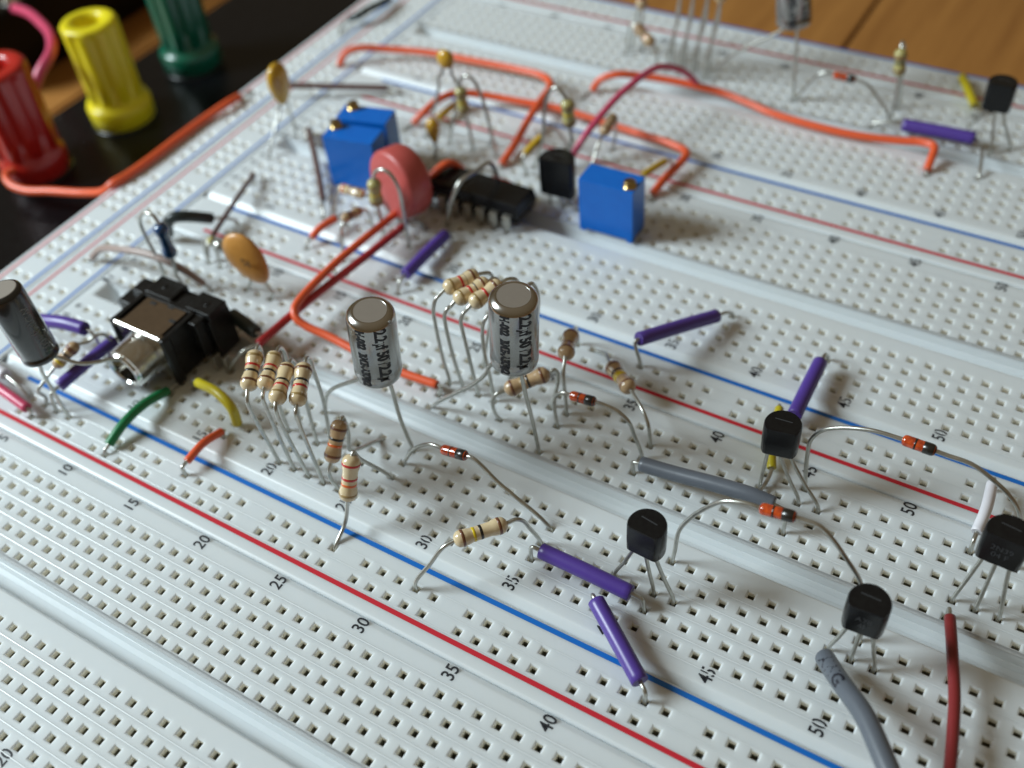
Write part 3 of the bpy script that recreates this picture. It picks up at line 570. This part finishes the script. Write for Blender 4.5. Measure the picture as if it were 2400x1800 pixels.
# ---- TO-92 transistors
def to92(P, ang, zb, feet, label, w=1.76, h=1.80, depth=1.45, mark=None, tilt=0.0, name='transistor', grp='black three-legged transistors', scale_lead=1.0):
    """P: centre of the flat face on the ground plane; ang: direction of the flat face's width"""
    root = thing(name, feet[1], label, 'transistor', grp)
    ux = Vector((math.cos(ang), math.sin(ang), 0)); uy = Vector((-math.sin(ang), math.cos(ang), 0)); P = Vector((P[0], P[1], 0))
    R = w / 2 * 1.02; up = (Vector((0, 0, 1)) + uy * tilt).normalized()
    pr = []; f = .42
    cy = depth - R                                     # centre of the rounded back behind the flat face
    a0 = math.asin(max(-1, min(1, -cy / R))); xs = R * math.cos(a0)
    pts = [(-xs + .08, 0), (xs - .08, 0)]
    n = 26
    for k in range(n + 1):
        a = a0 + .05 + (math.pi - 2 * a0 - .1) * k / n; pts.append((R * math.cos(a), cy + R * math.sin(a)))
    c0 = Vector((0, depth * .42, 0))
    def ring(z, s): return [P + ux * ((x) * s) + uy * ((y - depth * .42) * s + depth * .42) + up * z for x, y in pts]
    m = MB(); rg = [ring(zb, .93), ring(zb + .06, .98), ring(zb + h * .45, 1.0), ring(zb + h - .07, .985), ring(zb + h, .945)]
    i0 = m.grid(rg, 0, True); m.cap(rg[0], 0, True); m.cap(rg[-1], 0)
    b = m.build('body', MEPX, root)
    for p in b.data.polygons: p.use_smooth = len(p.vertices) == 4 and p.area > 0 and not (abs(p.normal.dot(uy)) > .985 and p.normal.dot(uy) < 0)
    # small moulding mark on the top
    m = MB(); q = P + uy * depth * .52 + up * (zb + h + .003)
    m.face([q + ux * x + uy * y for x, y in ((-.42, .03), (.40, -.05), (.40, .01), (-.42, .09))]); m.build('top_mark', MMARK, root)
    if mark:
        m = MB()
        for k, s in enumerate(mark): put_text(m, s, lambda tx, ty, k=k: P + ux * tx + up * (zb + h * .62 - k * .44 + ty) - uy * .012, .46, .9)
        m.build('marking', MMARK, root)
    for k, ft in enumerate(feet):
        top = P + ux * ((k - 1) * .5 * w / 1.8) + uy * .42 + up * (zb + .05); ft = Vector(ft)
        mid = top.lerp(ft, .12) - Vector((0, 0, .12)); pts_ = [top, mid, top.lerp(ft, .55), ft + Vector((0, 0, .25)), ft]
        lead_mb(pts_, .095 * scale_lead, False, True).build('leg', MLEAD, root)
    return root
to92((40.42, 1.72), math.radians(-3), 2.95, [H(39, 'S2c'), H(41, 'S2c'), H(42, 'S2c')], 'black transistor right of the centre, between the long purple wire and the arching diode lead')
to92((50.05, 2.62), math.radians(4), 2.72, [H(49, 'S2d'), H(50, 'S2d'), H(51, 'S2d')], 'black transistor at lower right, above the start of the thick grey lettered wire', mark=['A78', '4F'])
to92((43.66, 9.85), math.radians(11), 2.95, [H(43, 'S2i'), H(45, 'S2i'), H(46, 'S2i')], 'black transistor standing in front of the upright purple wire')
to92((54.0, 8.05), math.radians(-2), 3.42, [H(53, 'S2g'), H(54, 'S2g'), H(55, 'S2g')], 'black transistor cut by the right edge, in front of the white wire', mark=['2N39', '04 F'], w=1.9, h=1.85)
to92((45.45, 43.6), math.radians(2), 2.75, [H(44, 'S4h'), H(46, 'S4f'), H(47, 'S4g')], 'blurred black transistor on the farthest strip beside a purple wire', w=1.8, h=1.95)
to92((22.7, 25.55), math.radians(4), .95, [H(22, 'S3g'), H(23, 'S3g'), H(24, 'S3g')], 'large blurred black transistor standing left of the right blue trimmer', w=2.35, h=2.75, depth=1.6)

# ---- silver electrolytics
def around(o, T, N, r, a0=0.0):
    B = T.cross(N)
    def fn(tx, ty, oo=Vector(o)):
        th = a0 - ty / r                               # characters' tops point to the viewer's right
        n = math.cos(th) * N + math.sin(th) * B
        return oo + T * tx + n * (r + .012)
    return fn
def silver_cap(key, label, r=1.19, lines=True, a0=0.0):
    b = D[key + '_b']; a, c = Vector(b[0]), Vector(b[1]); ax = (c - a).normalized(); a = a - ax * .15; L = 4.45
    root = thing('electrolytic_capacitor', D[key + '_1'][0], label, 'capacitor', 'silver can capacitors')
    m = MB(); m.lathe(a, ax, [(0, r * .80), (.03, r * .88), (.12, r * .97), (.30, r), (.62, r), (.70, r * .955), (.78, r * .955), (.86, r), (L - .46, r), (L - .36, r * .985)], 48); m.build('sleeve', MSLV, root)
    m = MB(); m.lathe(a + ax * (L - .36), ax, [(0, r * .985), (.10, r * .955), (.20, r * .89), (.28, r * .80), (.32, r * .74), (.33, r * .70), (.30, r * .67)], 48); m.build('rim', MRIM, root)
    m = MB(); m.lathe(a + ax * (L - .07), ax, [(0, r * .69), (.012, r * .685)], 40); m.sm = [False] * len(m.sm); m.build('end_disc', MCANT, root)
    if lines:
        T = -ax; N = (Vector((.40, -.62, .55)) - ax * Vector((.40, -.62, .55)).dot(ax)).normalized(); m = MB()
        top = a + ax * (L - .34)
        put_text(m, '2.2\u00b5f 50V2.2\u00b5', around(top, T, N, r, a0 - .46), .84, .74, 'LEFT', bold=.030)
        put_text(m, 'H-002  BME-A37-2', around(top, T, N, r, a0 + .62 * -1 - .02 + 1.30 - .62 + .62), .52, .90, 'LEFT', bold=.03) if False else None
        put_text(m, 'H-002  BME-A37#2', around(top, T, N, r, a0 + .38), .60, .80, 'LEFT', bold=.035)
        m.build('printing', MI, root)
    l1, l2 = D[key + '_1'], D[key + '_2']
    lead_mb([list(p) for p in l1] + [list(a + ax * .1 - Vector((.35, 0, 0)))], LR * 1.05, True, False).build('lead', MLEAD, root)
    lead_mb([list(a + ax * .1 + Vector((.35, 0, 0)))] + [list(p) for p in l2], LR * 1.05, False, True).build('lead', MLEAD, root)
silver_cap('C3', 'front silver can capacitor with black printing, between the standing and raised resistors')
silver_cap('C4', 'silver can capacitor with black printing, the rear one beside the raised resistors')
silver_cap('C5', 'blurred silver can capacitor cut by the top edge on two long spread leads')
# ---- black electrolytic at the left edge
b = D['C1_b']; a, c = Vector(b[0]), Vector(b[1]); ax = (c - a).normalized(); r = 1.0; L = 4.5
root = thing('electrolytic_capacitor', D['C1_1'][0], 'black sleeved capacitor leaning at the left edge', 'capacitor')
m = MB(); m.lathe(a - ax * .1, ax, [(0, .82), (.04, .93), (.12, .99), (.30, 1.0), (.40, .93), (.50, .93), (.60, 1.0), (L - .25, 1.0), (L - .08, .95), (L, .84)], 40); m.build('sleeve', MBKS, root)
m = MB(); m.lathe(a + ax * (L - .11), ax, [(0, .80), (.03, .76)], 32); m.build('end_disc', MCANT, root)
T = -ax; N = (Vector((.45, -.75, .5)) - ax * Vector((.45, -.75, .5)).dot(ax)).normalized(); m = MB()
put_text(m, 'WD(M) 100V', around(a + ax * (L - .9), T, N, r, -1.0), .62, .9, 'LEFT'); m.build('printing', MGRM, root)
lead_mb([list(p) for p in D['C1_1']] + [list(a)], LR, True, False).build('lead', MLEAD, root)
lead_mb([list(a + Vector((.4, 0, 0)))] + D['C1_2'] + [[9.9, 1.0, 2.0]], LR).build('lead', MLEAD, root)

# ---- wires
def wire(key, label, m_ins, r, col, f0=None, f1=None, grp=None, pts=None, n=8, name='jumper_wire', bare=LR, up=None):
    P = [Vector(p) for p in (pts or D[key])]
    root = thing(name, f0 if f0 is not None else P[0], label, 'wire', grp)
    if len(P) == 2: P = [P[0], P[0].lerp(P[1], .5) + Vector((0, 0, .04)), P[1]]
    path = smooth(P, n); mb_ = MB(); seg = 18
    t0 = (path[1] - path[0]).normalized(); t1 = (path[-1] - path[-2]).normalized()
    mb_.tube([path[0], path[0] + t0 * .025] + path[1:-1] + [path[-1] - t1 * .025, path[-1]], r, seg, rr=[r * .93] + [r] * (len(path)) + [r * .93]) if len(path) > 3 else mb_.tube(path, r, seg)
    mb_.build('insulation', m_ins, root)
    for p, t, f in ((path[0], -t0, f0), (path[-1], t1, f1)):
        if f is None: continue
        f = Vector(f); out = p + t * min(.45, (f - p).length * .4 + .1)
        q = [p - t * .15, p + t * .05, out.lerp(Vector((f.x, f.y, max(out.z * .8, .2))), .35), Vector((f.x, f.y, .12)), f - Vector((0, 0, .3)), f - Vector((0, 0, 1.0))]
        mm = MB(); mm.tube(smooth(q, 6), bare, 10); mm.build('bare_end', MLEAD, root)
    return root, path
gv = 'short purple jumper wires'
wire('V1', 'thick purple wire lying flat between the yellow-banded resistor and a transistor', I_VI, .40, 0, H(35, 'S2b'), H(41, 'S2b'), gv)
wire('V2', 'shiny purple wire across the blue line at bottom centre, nearest the camera', I_VI, .40, 0, H(43, 'B21'), H(39, 'S2a'), gv)
wire('V3', 'purple wire behind the yellow-banded lying resistor, with a bare hooked right end', I_VI, .40, 0, H(34, 'B31'), H(37, 'S3d'), gv)
wire('V4', 'purple wire crossing the blue line behind a transistor, beside the printed 45', I_VI, .40, 0, H(43, 'B30'), H(43, 'S3c'), gv)
wire('V8', 'dark purple wire running down from the black chip across the blue line', I_VI, .38, 0, H(18, 'B30'), H(18, 'S3c'), gv)
wire('V5', 'purple wire behind the black capacitor at the left edge', I_VI, .42, 0, Vector((-1.5, .6, 0)), H(6, 'S2b'), gv)
wire('V6', 'dark purple wire sloping from the near rail to under the audio jack', I_VI, .36, 0, H(6, 'B21'), H(7, 'S2e'), gv)
wire('V7', 'very dark purple wire end sticking out on the right of the audio jack', I_BK, .42, 0, None, H(13, 'S2f'), gv)
wire('V9', 'blurred purple wire on the farthest strip beside a black transistor', I_VI, .44, 0, H(38, 'S4f'), H(46, 'S4e'), gv)
wire('G1', 'long grey wire lying under the right arching diode', I_GY, .40, 0, H(37, 'S2g'), H(45, 'S2g'))
rt_, pa_ = wire('G2', 'thick grey wire with AWG lettering leaving the bottom edge', I_GY, .43, 0, H(49, 'S2c'), None, n=12)
m = MB(); F_ = frames(pa_); s_acc = [0]
for p, q in zip(pa_, pa_[1:]): s_acc.append(s_acc[-1] + (q - p).length)
def on_wire(tx, ty, s0=.40, off=.55, r=.435, K=Vector((.3, -.45, .8))):
    s = s0 + tx; k = max(i for i in range(len(s_acc)) if s_acc[i] <= s) if s > 0 else 0; k = min(k, len(pa_) - 2)
    u = (s - s_acc[k]) / max(s_acc[k + 1] - s_acc[k], 1e-6); C = pa_[k].lerp(pa_[k + 1], u); T = (pa_[k + 1] - pa_[k]).normalized()
    N = (K - T * K.dot(T)).normalized(); B = T.cross(N); th = off - ty / r
    return C + (math.cos(th) * N + math.sin(th) * B) * (r + .008)
put_text(m, 'AWG', on_wire, .86, .95, 'LEFT', bold=.02); m.build('lettering', mat('grey_ink', (.012, .013, .022), .5), rt_)
wire('W1', 'short white wire crossing the red line at the right edge', I_WH, .27, 0, H(53, 'S2j'), H(53, 'B31'))
wire('O1', 'short orange wire across the near blue line, above the printed 15', I_OR, .22, 0, H(16, 'B21'), H(16, 'S2a'))
wire('GR', 'green wire curving from the near rail up to the audio jack', I_GN, .27, 0, H(11, 'B20'), H(11, 'S2c'))
wire('Y1', 'yellow wire curving out from under the audio jack', I_YL, .28, 0, H(16, 'S2b'), H(12, 'S2c'))
wire('YT', 'yellow wire mostly hidden behind the transistor by the upright purple wire', I_YL, .24, 0, H(43, 'S2h'), H(42, 'B31'))
wire('R5', 'short orange-red wire over the blue line below the left blue trimmer', I_OR, .24, 0, H(10, 'B31'), H(11, 'S3a'))
D['OR'] = [[24.86, 8.14, .6], [22.43, 8.02, .6], [20.02, 8.1, .7], [17.13, 8.25, .95], [15.7, 8.15, 1.2], [14.98, 8.2, 1.5], [14.62, 8.55, 1.75], [14.45, 9.3, 1.85], [14.36, 12.4, 1.9], [14.40, 15.7, 1.7], [14.3, 19.3, 1.2]]
wire('OR', 'long orange wire looping sharply beside the dark red wire, behind the front silver capacitor', I_OR, .25, 0, H(25, 'S2g'), H(14, 'S3c'), n=10)
wire('DR2', 'straight dark red wire running from the audio jack up to the red disc', I_RD, .25, 0, H(13, 'S2e'), H(16, 'S3c'))
wire('DRR', 'thin maroon wire running off the bottom right edge', I_DR, .25, 0, H(53, 'S2f'), None)
wire('B1w', 'thin brown wire lying left of the blue trimmers', I_BR, .22, 0, H(9, 'S3a'), H(2, 'S3f'))
wire('B2w', 'straight brown wire lying behind the blue trimmers, passing the yellow upright capacitor', I_BR, .24, 0, H(5, 'B41'), Vector((-3.5, 28.5, 0)))
wire('B3w', 'thin brown wire slanting up from the tan ceramic disc', I_BR, .17, 0, H(5, 'S2j'), H(2, 'S3b'))
wire('BR4', 'pale brown wire arched over the side rail behind the audio jack', I_TN, .24, 0, Vector((-2.5, 7.5, 0)), H(7, 'S2h'))
wire('BL', 'thick black wire bent beside the dark blue resistor', I_BK, .38, 0, H(1, 'S2j'), H(4, 'B31'))
wire('DB', 'dark blurred wire lying across the side rails at the top', I_BK, .30, 0, Vector((-5.2, 38.5, 0)), None)
wire('WA', 'long coral wire at top left over the farthest strip, bending down to the chip', I_OR, .27, 0, Vector((-2.1, 34, 0)), H(17, 'S3i'), 'long coral wires over the far strips', n=6)
wire('WB', 'middle coral wire, bent at both ends, passing behind the right blue trimmer', I_OR, .27, 0, H(8, 'S3j'), H(28, 'S3j'), 'long coral wires over the far strips', n=6)
wire('WC', 'long coral wire sagging across the far strip to the upper right', I_OR, .27, 0, H(18, 'S4c'), H(43, 'S4d'), 'long coral wires over the far strips', n=6)
wire('MG', 'dark magenta wire arched high over the coral wires', I_PK, .23, 0, H(21, 'S3j'), H(25, 'S4f'), n=6)
wire('PK', 'pink wire entering at the left edge along the red line', I_PK, .30, 0, None, H(5, 'B20'))
wire('YW1', 'short amber wire beside the hooked resistor behind the chip', I_AM, .26, 0, H(10, 'S3j'), H(11, 'B41'), 'short amber wires across the far rail')
wire('YW2', 'short amber wire left of the large blurred transistor', I_AM, .26, 0, H(19, 'S3i'), H(20, 'B40'), 'short amber wires across the far rail')
wire('YW3', 'short amber wire touching the corner of the right blue trimmer', I_AM, .22, 0, H(27, 'S3j'), H(28, 'B40'), 'short amber wires across the far rail')
wire('YW4', 'yellow wire beside the far transistor at the table edge', I_YL, .30, 0, H(44, 'S4j'), H(42, 'B51'))
wire('OW', 'orange wire loop between the red disc and the chip', I_OR, .26, 0, H(13, 'S3g'), H(17, 'S3h'))
wire('PR', 'dark pink wire stub behind the chip', I_RD, .24, 0, None, None)
D['WS'] = [[-1.0, -2.4, .5], [.3, -2.55, .6], [1.6, -2.75, .6]]
wire('WS', 'white wire entering at the left edge above the pink wire', I_WH, .34, 0, None, Vector((3.6, -3.05, 0)))
root = thing('bare_wire', D['GA'][0], 'grey bare wire bent into a tall arch over the chip', 'wire')
m = MB(); m.tube(smooth(D['GA'], 7), .16, 12); m.build('strand', MLEAD, root)

# ---- audio jack
root = thing('audio_jack', (9, 4, 0), 'black audio jack with a silver threaded barrel and metal top plate', 'audio jack')
m = MB()
m.box(7.02, 4.42, .25, 12.1, 6.08, 3.02, 0, .05)       # rear block
m.box(7.02, 1.98, .25, 7.34, 4.44, 3.50, 0, .04); m.box(10.86, 1.98, .25, 11.14, 4.44, 3.50, 0, .04); m.box(7.30, 2.3, .25, 10.9, 4.44, 3.30, 0, .02)
m.box(7.30, 4.30, 3.0, 10.9, 4.62, 3.49, 0, .03)
m.box(7.05, 4.55, 3.0, 9.1, 6.05, 3.52, 0, .06); m.box(10.3, 4.55, 3.0, 12.08, 6.05, 3.52, 0, .06); m.box(9.0, 4.6, 3.0, 10.4, 5.65, 3.30, 0, .04)
m.box(11.08, 3.7, .9, 11.75, 4.6, 3.35, 0, .08)
m.box(7.0, 1.72, .12, 7.22, 2.2, 3.52, 0, .05); m.box(10.86, 1.70, .08, 11.24, 2.3, 3.54, 0, .10)
m.build('housing', MEP2, root)
m = MB(); m.box(4.75, 4.0, .35, 7.03, 6.2, 2.3, 0, .12); m.box(5.2, 4.9, 2.2, 7.03, 6.1, 2.62, 0, .10); m.build('side_block', MEP2, root)
m = MB(); m.lathe((8.0, 5.35, 3.5), (0, 0, 1), [(0, .2), (.03, .2), (.05, .15)], 18); m.build('boss', MEPX, root)
m = MB(); m.lathe((11.35, 5.3, 3.5), (0, 0, 1), [(0, .2), (.03, .2), (.05, .15)], 18); m.build('boss', MEPX, root)
m = MB(); m.box(7.62, 2.02, 3.30, 10.62, 4.28, 3.44, 0, .015)
m.build('top_plate', MPLM, root)
m = MB()
for bx, by in ((8.1, 3.9), (9.3, 4.1), (10.2, 3.25)): m.box(bx, by, 3.42, bx + .42, by + .22, 3.47, 0, .01)
m.build('tab_slot', MHB, root)
m = MB(); m.box(7.24, 1.86, .30, 10.92, 2.30, 3.34, 0, .02); m.box(7.24, 1.76, 3.26, 10.92, 2.06, 3.52, 0, .11); m.build('front_panel', MCHR, root)
m = MB(); pr = []; y = 0
for k in range(11): pr += [(k * .155, 1.13), (k * .155 + .07, 1.27), (k * .155 + .085, 1.27), (k * .155 + .15, 1.13)]
pr += [(1.76, 1.16), (1.84, 1.12), (1.87, 1.04), (1.84, .94), (1.74, .88), (.2, .88), (.18, .0)]
m.lathe((9.02, 1.9, 1.78), (0, -1, 0), pr, 64); m.sm = [False] * len(m.sm); m.build('barrel', MCHR, root)
m = MB(); m.box(8.55, .95, 1.2, 9.5, 1.65, 1.34, 0, .02); m.build('contact_spring', MBRS, root)
for px, py in ((12.3, 3.9), (12.9, 4.1), (6.4, 3.0), (9.2, 6.4)):
    m = MB(); m.box(px - .1, py - .25, -.9, px + .1, py + .25, 1.1 if px > 12 else .6, 0, .02); m.build('pin', MLEAD, root)

# ---- trimmers
def trimmer(o, ang, label, screw, H_=3.75, W_=3.72, T_=1.82, grp='blue trimmer potentiometers'):
    root = thing('trimmer', (o[0], o[1], 0), label, 'trimmer', grp)
    X = Matrix.Translation((o[0], o[1], 0)) @ Matrix.Rotation(ang, 4, 'Z')
    m = MB(); m.box(0, 0, .22, W_, T_, .22 + H_, 0, .035, X)
    for fx in (.02, W_ - .42):
        for fy in (.02, T_ - .42): m.box(fx, fy, .02, fx + .4, fy + .4, .24, 0, .02, X)
    m.build('housing', MBPOT, root)
    c = X @ Vector((screw[0], screw[1], .2 + H_)); up = (X.to_3x3() @ Vector((0, 0, 1)))
    m = MB(); m.lathe(c, up, [(0, .42), (.10, .42), (.10, .38), (.40, .38), (.46, .33)], 24); m.build('screw', MBRS, root)
    m = MB(); m.box(screw[0] - .36, screw[1] - .05, .2 + H_ + .44, screw[0] + .36, screw[1] + .05, .2 + H_ + .475, 0, 0, X); m.build('screw_slot', MHB, root)
    for k in range(3):
        p = X @ Vector((W_ * (.17 + .33 * k), T_ * .5, 0)); m = MB(); m.tube([p + Vector((0, 0, .3)), p - Vector((0, 0, .9))], .1, 8); m.build('pin', MLEAD, root)
trimmer((25.12, 24.28), math.radians(1.5), 'blue trimmer standing alone on the right, with a brass screw at its front corner', (3.28, .52))
trimmer((7.32, 21.25), math.radians(10), 'front one of the two joined blue trimmers, partly behind the red disc', (.45, 1.3))
trimmer((6.98, 23.22), math.radians(13), 'rear one of the two joined blue trimmers', (.75, 1.45), H_=3.9)

# ---- red disc
root = thing('disc_varistor', (14.5, 20.5, 0), 'large red disc standing in front of the blue trimmers', 'disc')
nrm = Vector((-.30, -.93, .10)).normalized(); c = Vector((13.95, 19.55, 3.05)); R_ = 2.35
m = MB(); m.lathe(c - nrm * 2.1, nrm, [(0, 1.3), (.10, 1.85), (.30, 2.18), (.6, R_), (1.8, R_), (1.98, R_ * .97), (2.08, R_ * .90), (2.13, R_ * .6), (2.14, .02)], 56); m.build('disc_body', MDISC, root)
for dx in (-1.0, 1.1):
    m = MB(); m.tube(smooth([c + Vector((dx, .6, -1.9)), c + Vector((dx * .95, .5, -2.5)), Vector((14 + dx + .5, 20.2, .1)), Vector((14 + dx + .5, 20.2, -1))], 5), .12, 10); m.build('lead', MLEAD, root)

# ---- DIP chip
root = thing('dip_chip', (18, 23.5, 0), 'black fourteen-pin chip lying between the red disc and the large transistor', 'chip')
m = MB(); x0, x1, y0, y1 = 14.3, 21.72, 22.34, 24.8
def rc(i, z): return [Vector((x0 + i, y0 + i, z)), Vector((x1 - i, y0 + i, z)), Vector((x1 - i, y1 - i, z)), Vector((x0 + i, y1 - i, z))]
rg = [rc(.14, .50), rc(0, 1.12), rc(.02, 1.22), rc(.14, 1.84), rc(.20, 1.88)]; m.grid(rg, 0, False); m.cap(rg[0], 0, True); m.cap(rg[-1], 0)
m.build('body', MEPX, root)
m = MB(); m.lathe((14.55, 23.57, 1.885), (0, 0, 1), [(0, .35), (.01, .34)], 20); m.build('notch', MHB, root)
for k in range(7):
    for yy, s in ((22.05, -1), (25.05, 1)):
        x = 15 + k; yb = y0 if s < 0 else y1; m = MB()
        m.box(x - .30, min(yb - s * .05, yy + s * .02), 1.08, x + .30, max(yb - s * .05, yy + s * .02), 1.2, 0, .02)
        m.box(x - .30, yy - .06, .42, x + .30, yy + .06, 1.17, 0, .02); m.box(x - .11, yy - .055, -1.0, x + .11, yy + .055, .44, 0, .01); m.build('pin', MLEAD, root)

# ---- dipped capacitors
def blob(c, rx, ry, rz, rot=None, taper=0.0, seg=28, n=16):
    m = MB(); c = Vector(c); rot = rot or Matrix.Identity(3); rings = []
    for k in range(n + 1):
        t = math.pi * k / n; z = -math.cos(t); s = max(math.sin(t), .012) * (1 + taper * z)
        rings.append([c + rot @ Vector((rx * s * math.cos(a), ry * s * math.sin(a), rz * z)) for a in [2 * math.pi * j / seg for j in range(seg)]])
    m.grid(rings, 0); return m
def legs(root, tops, feet, r=.1):
    for t, f in zip(tops, feet):
        t, f = Vector(t), Vector(f); lead_mb([t, t + Vector((0, 0, -.3)), Vector((t.x * .4 + f.x * .6, t.y * .4 + f.y * .6, t.z * .45)), f + Vector((0, 0, .3)), f], r, False, True).build('lead', MLEAD, root)
root = thing('dipped_capacitor', (1, 24, 0), 'amber dipped capacitor seen edge-on, standing left of the blue trimmers', 'capacitor', 'amber dipped capacitors')
blob((1.0, 24.65, 4.5), .56, .95, 1.62, taper=.18).build('body', MDROP, root)
legs(root, [(1, 24.2, 3.2), (1, 25.0, 3.2)], [H(1, 'S3e'), H(1, 'S3f')])
root = thing('dipped_capacitor', (11, 29.05, 0), 'small square amber capacitor on tall legs touching the top coral wire', 'capacitor', 'amber dipped capacitors')
blob((12.55, 29.05, 6.75), .66, .42, .68).build('body', MDROP, root)
m = MB(); m.tube(smooth([(12.2, 29.05, 6.3), (12.15, 29.05, 5.6), (11.75, 29.05, 5.2), (11.7, 29.05, 4.5), (10.6, 29.05, 1.6), (10, 29.05, 0), (10, 29.05, -1)], 6), .11, 10); m.build('lead', MLEAD, root)
m = MB(); m.tube(smooth([(12.95, 29.05, 6.3), (13.0, 29.05, 5.6), (13.3, 29.05, 5.1), (13.4, 29.05, 4.6), (12.4, 29.05, 1.6), (12, 29.05, 0), (12, 29.05, -1)], 6), .11, 10); m.build('lead', MLEAD, root)
root = thing('dipped_capacitor', H(12, 'S3h'), 'amber teardrop capacitor hanging tip down behind the red disc', 'capacitor', 'amber dipped capacitors')
blob((12.2, 27.05, 2.2), .46, .42, 1.0, taper=.45).build('body', MDROP, root)
m = MB(); m.tube(smooth([(12.2, 27.05, 1.3), (12.25, 27.05, .8), (12, 27.05, 0), (12, 27.05, -1)], 5), .13, 10); m.build('lead', MLEAD, root)
# tan ceramic disc with 104 print
root = thing('ceramic_capacitor', H(10, 'S2i'), 'tan ceramic disc capacitor leaning behind the audio jack', 'capacitor')
axl = Vector((.565, 0, -.825)); nn = Vector((.10, -.92, .30)); nn = (nn - axl * nn.dot(axl)).normalized(); sd = axl.cross(nn)
rot = Matrix((sd, nn, axl)).transposed()
blob((10.05, 10, 2.85), 1.28, .42, 1.82, rot, taper=-.16).build('body', MCER, root)
m = MB(); put_text(m, '104', lambda tx, ty: Vector((10.15, 10, 2.85)) + Vector((tx * .96, -.43 - .0 * tx, ty + .05)) + Vector((0, (tx * tx + ty * ty) * .10, 0)), .85, .9, bold=.01); m.build('printing', mat('brown_ink', (.16, .07, .015), .5), root)
m = MB(); m.tube(smooth([(10.9, 10, 1.5), (11.0, 10.1, .9), (11.3, 10.1, .5), (11, 10.05, .0), (11, 10.05, -1)], 5), .1, 10); m.build('lead', MLEAD, root)
m = MB(); m.tube(smooth([(9.9, 10, 1.6), (9.6, 10.05, .8), (9.3, 10.05, .3), (9, 10.05, 0), (9, 10.05, -1)], 5), .1, 10); m.build('lead', MLEAD, root)
# little glass part left of the ceramic disc
root = thing('small_bead_part', H(6, 'S2j'), 'tiny yellowish bead part with silver cap left of the tan disc', 'component')
m = MB(); m.lathe((5.75, 11.0, 2.15), Vector((1, -.05, -.15)), [(0, .05), (.05, .22), (.2, .3), (.45, .3), (.5, .1)], 20); m.build('bead', mat('bead_glass', (.45, .40, .12), .15, coat=.8), root)
m = MB(); m.lathe((6.2, 10.98, 2.08), Vector((1, -.05, -.15)), [(0, .1), (.03, .3), (.75, .33), (.9, .15)], 20); m.build('cap', MLEAD, root)
lead_mb([[5.8, 11, 2.1], [5.3, 11, 1.9], [5.0, 11, 1.0], [5, 11, 0]], .1, False, True).build('lead', MLEAD, root); lead_mb([[6.0, 11, 1.95], [6.1, 11, 1.2], [6, 11, 0]], .1, False, True).build('lead', MLEAD, root)

# ---- binding posts
def post(x, y, m_, label, r=2.2, h=8.7):
    root = thing('binding_post', (x, y, -3.4), label, 'binding post', 'coloured binding posts on the black plate')
    fl = lambda a, hh: 1 - (.085 * (.5 + .5 * math.cos(a * 9)) ** 2.2 if 2.35 < hh < h - .35 else 0)
    m = MB(); o = (x, y, -3.4)
    m.lathe(o, (0, 0, 1), [(0, 2.35), (.12, 2.55), (1.5, 2.62), (1.85, 2.5), (2.0, r * .96), (2.34, r * .96), (2.4, r), (4, r), (h - .9, r * 1.02), (h - .4, r * 1.02), (h - .25, r * 1.01), (h - .05, r * .93), (h, r * .84), (h, r * .56), (h - .3, r * .50), (h - 3, r * .46), (h - 3.1, .01)], 108, mod=fl)
    m.build('cap', m_, root)
    m = MB(); m.lathe((x, y, -3.4), (0, 0, 1), [(0, 2.75), (.06, 2.75), (.07, 2.4)], 40); m.build('washer', MEPX, root)
post(-18.35, 24.9, MYP, 'bright yellow fluted binding post')
post(-19.3, 16.3, MRP, 'red fluted binding post with an orange wire around its foot', r=2.5, h=9.1)
post(-18.9, 34.0, MGP, 'dark green fluted binding post at the top', h=9.4)
wire('OL', 'orange-red wire from the red binding post running along the outer side rail', I_OR, .30, 0, None, Vector((-6.1, 28.3, 0)), n=8)
wire('RD1', 'dull red cable arching down behind the red binding post', I_PK, .42, 0, None, None, pts=[[-34, 29.0, 1.2], [-30.77, 27.93, 2.0], [-26.54, 26.04, 3.0], [-21.9, 23.6, 3.7], [-20.3, 22.0, 3.5], [-20.2, 20.4, 2.7], [-20.6, 19.4, 1.2], [-20.8, 18.6, -1.5]])
root = thing('instrument_box', (-46, 38, -6.5), 'black instrument box in the dark upper left corner with two shiny terminals', 'instrument')
m = MB(); m.box(-75, 25.5, -6.5, -36.2, 60, 0.4, 0, .4); m.build('case', MPLATE, root)
for px, py in ((-38.3, 28.5), (-37.6, 31.2)):
    m = MB(); m.lathe((px, py, .3), (.1, -.1, 1), [(0, 1.0), (.4, 1.0), (.5, .6), (1.9, .6), (2.3, .4), (2.5, .1)], 24); m.build('terminal', MCHR, root)
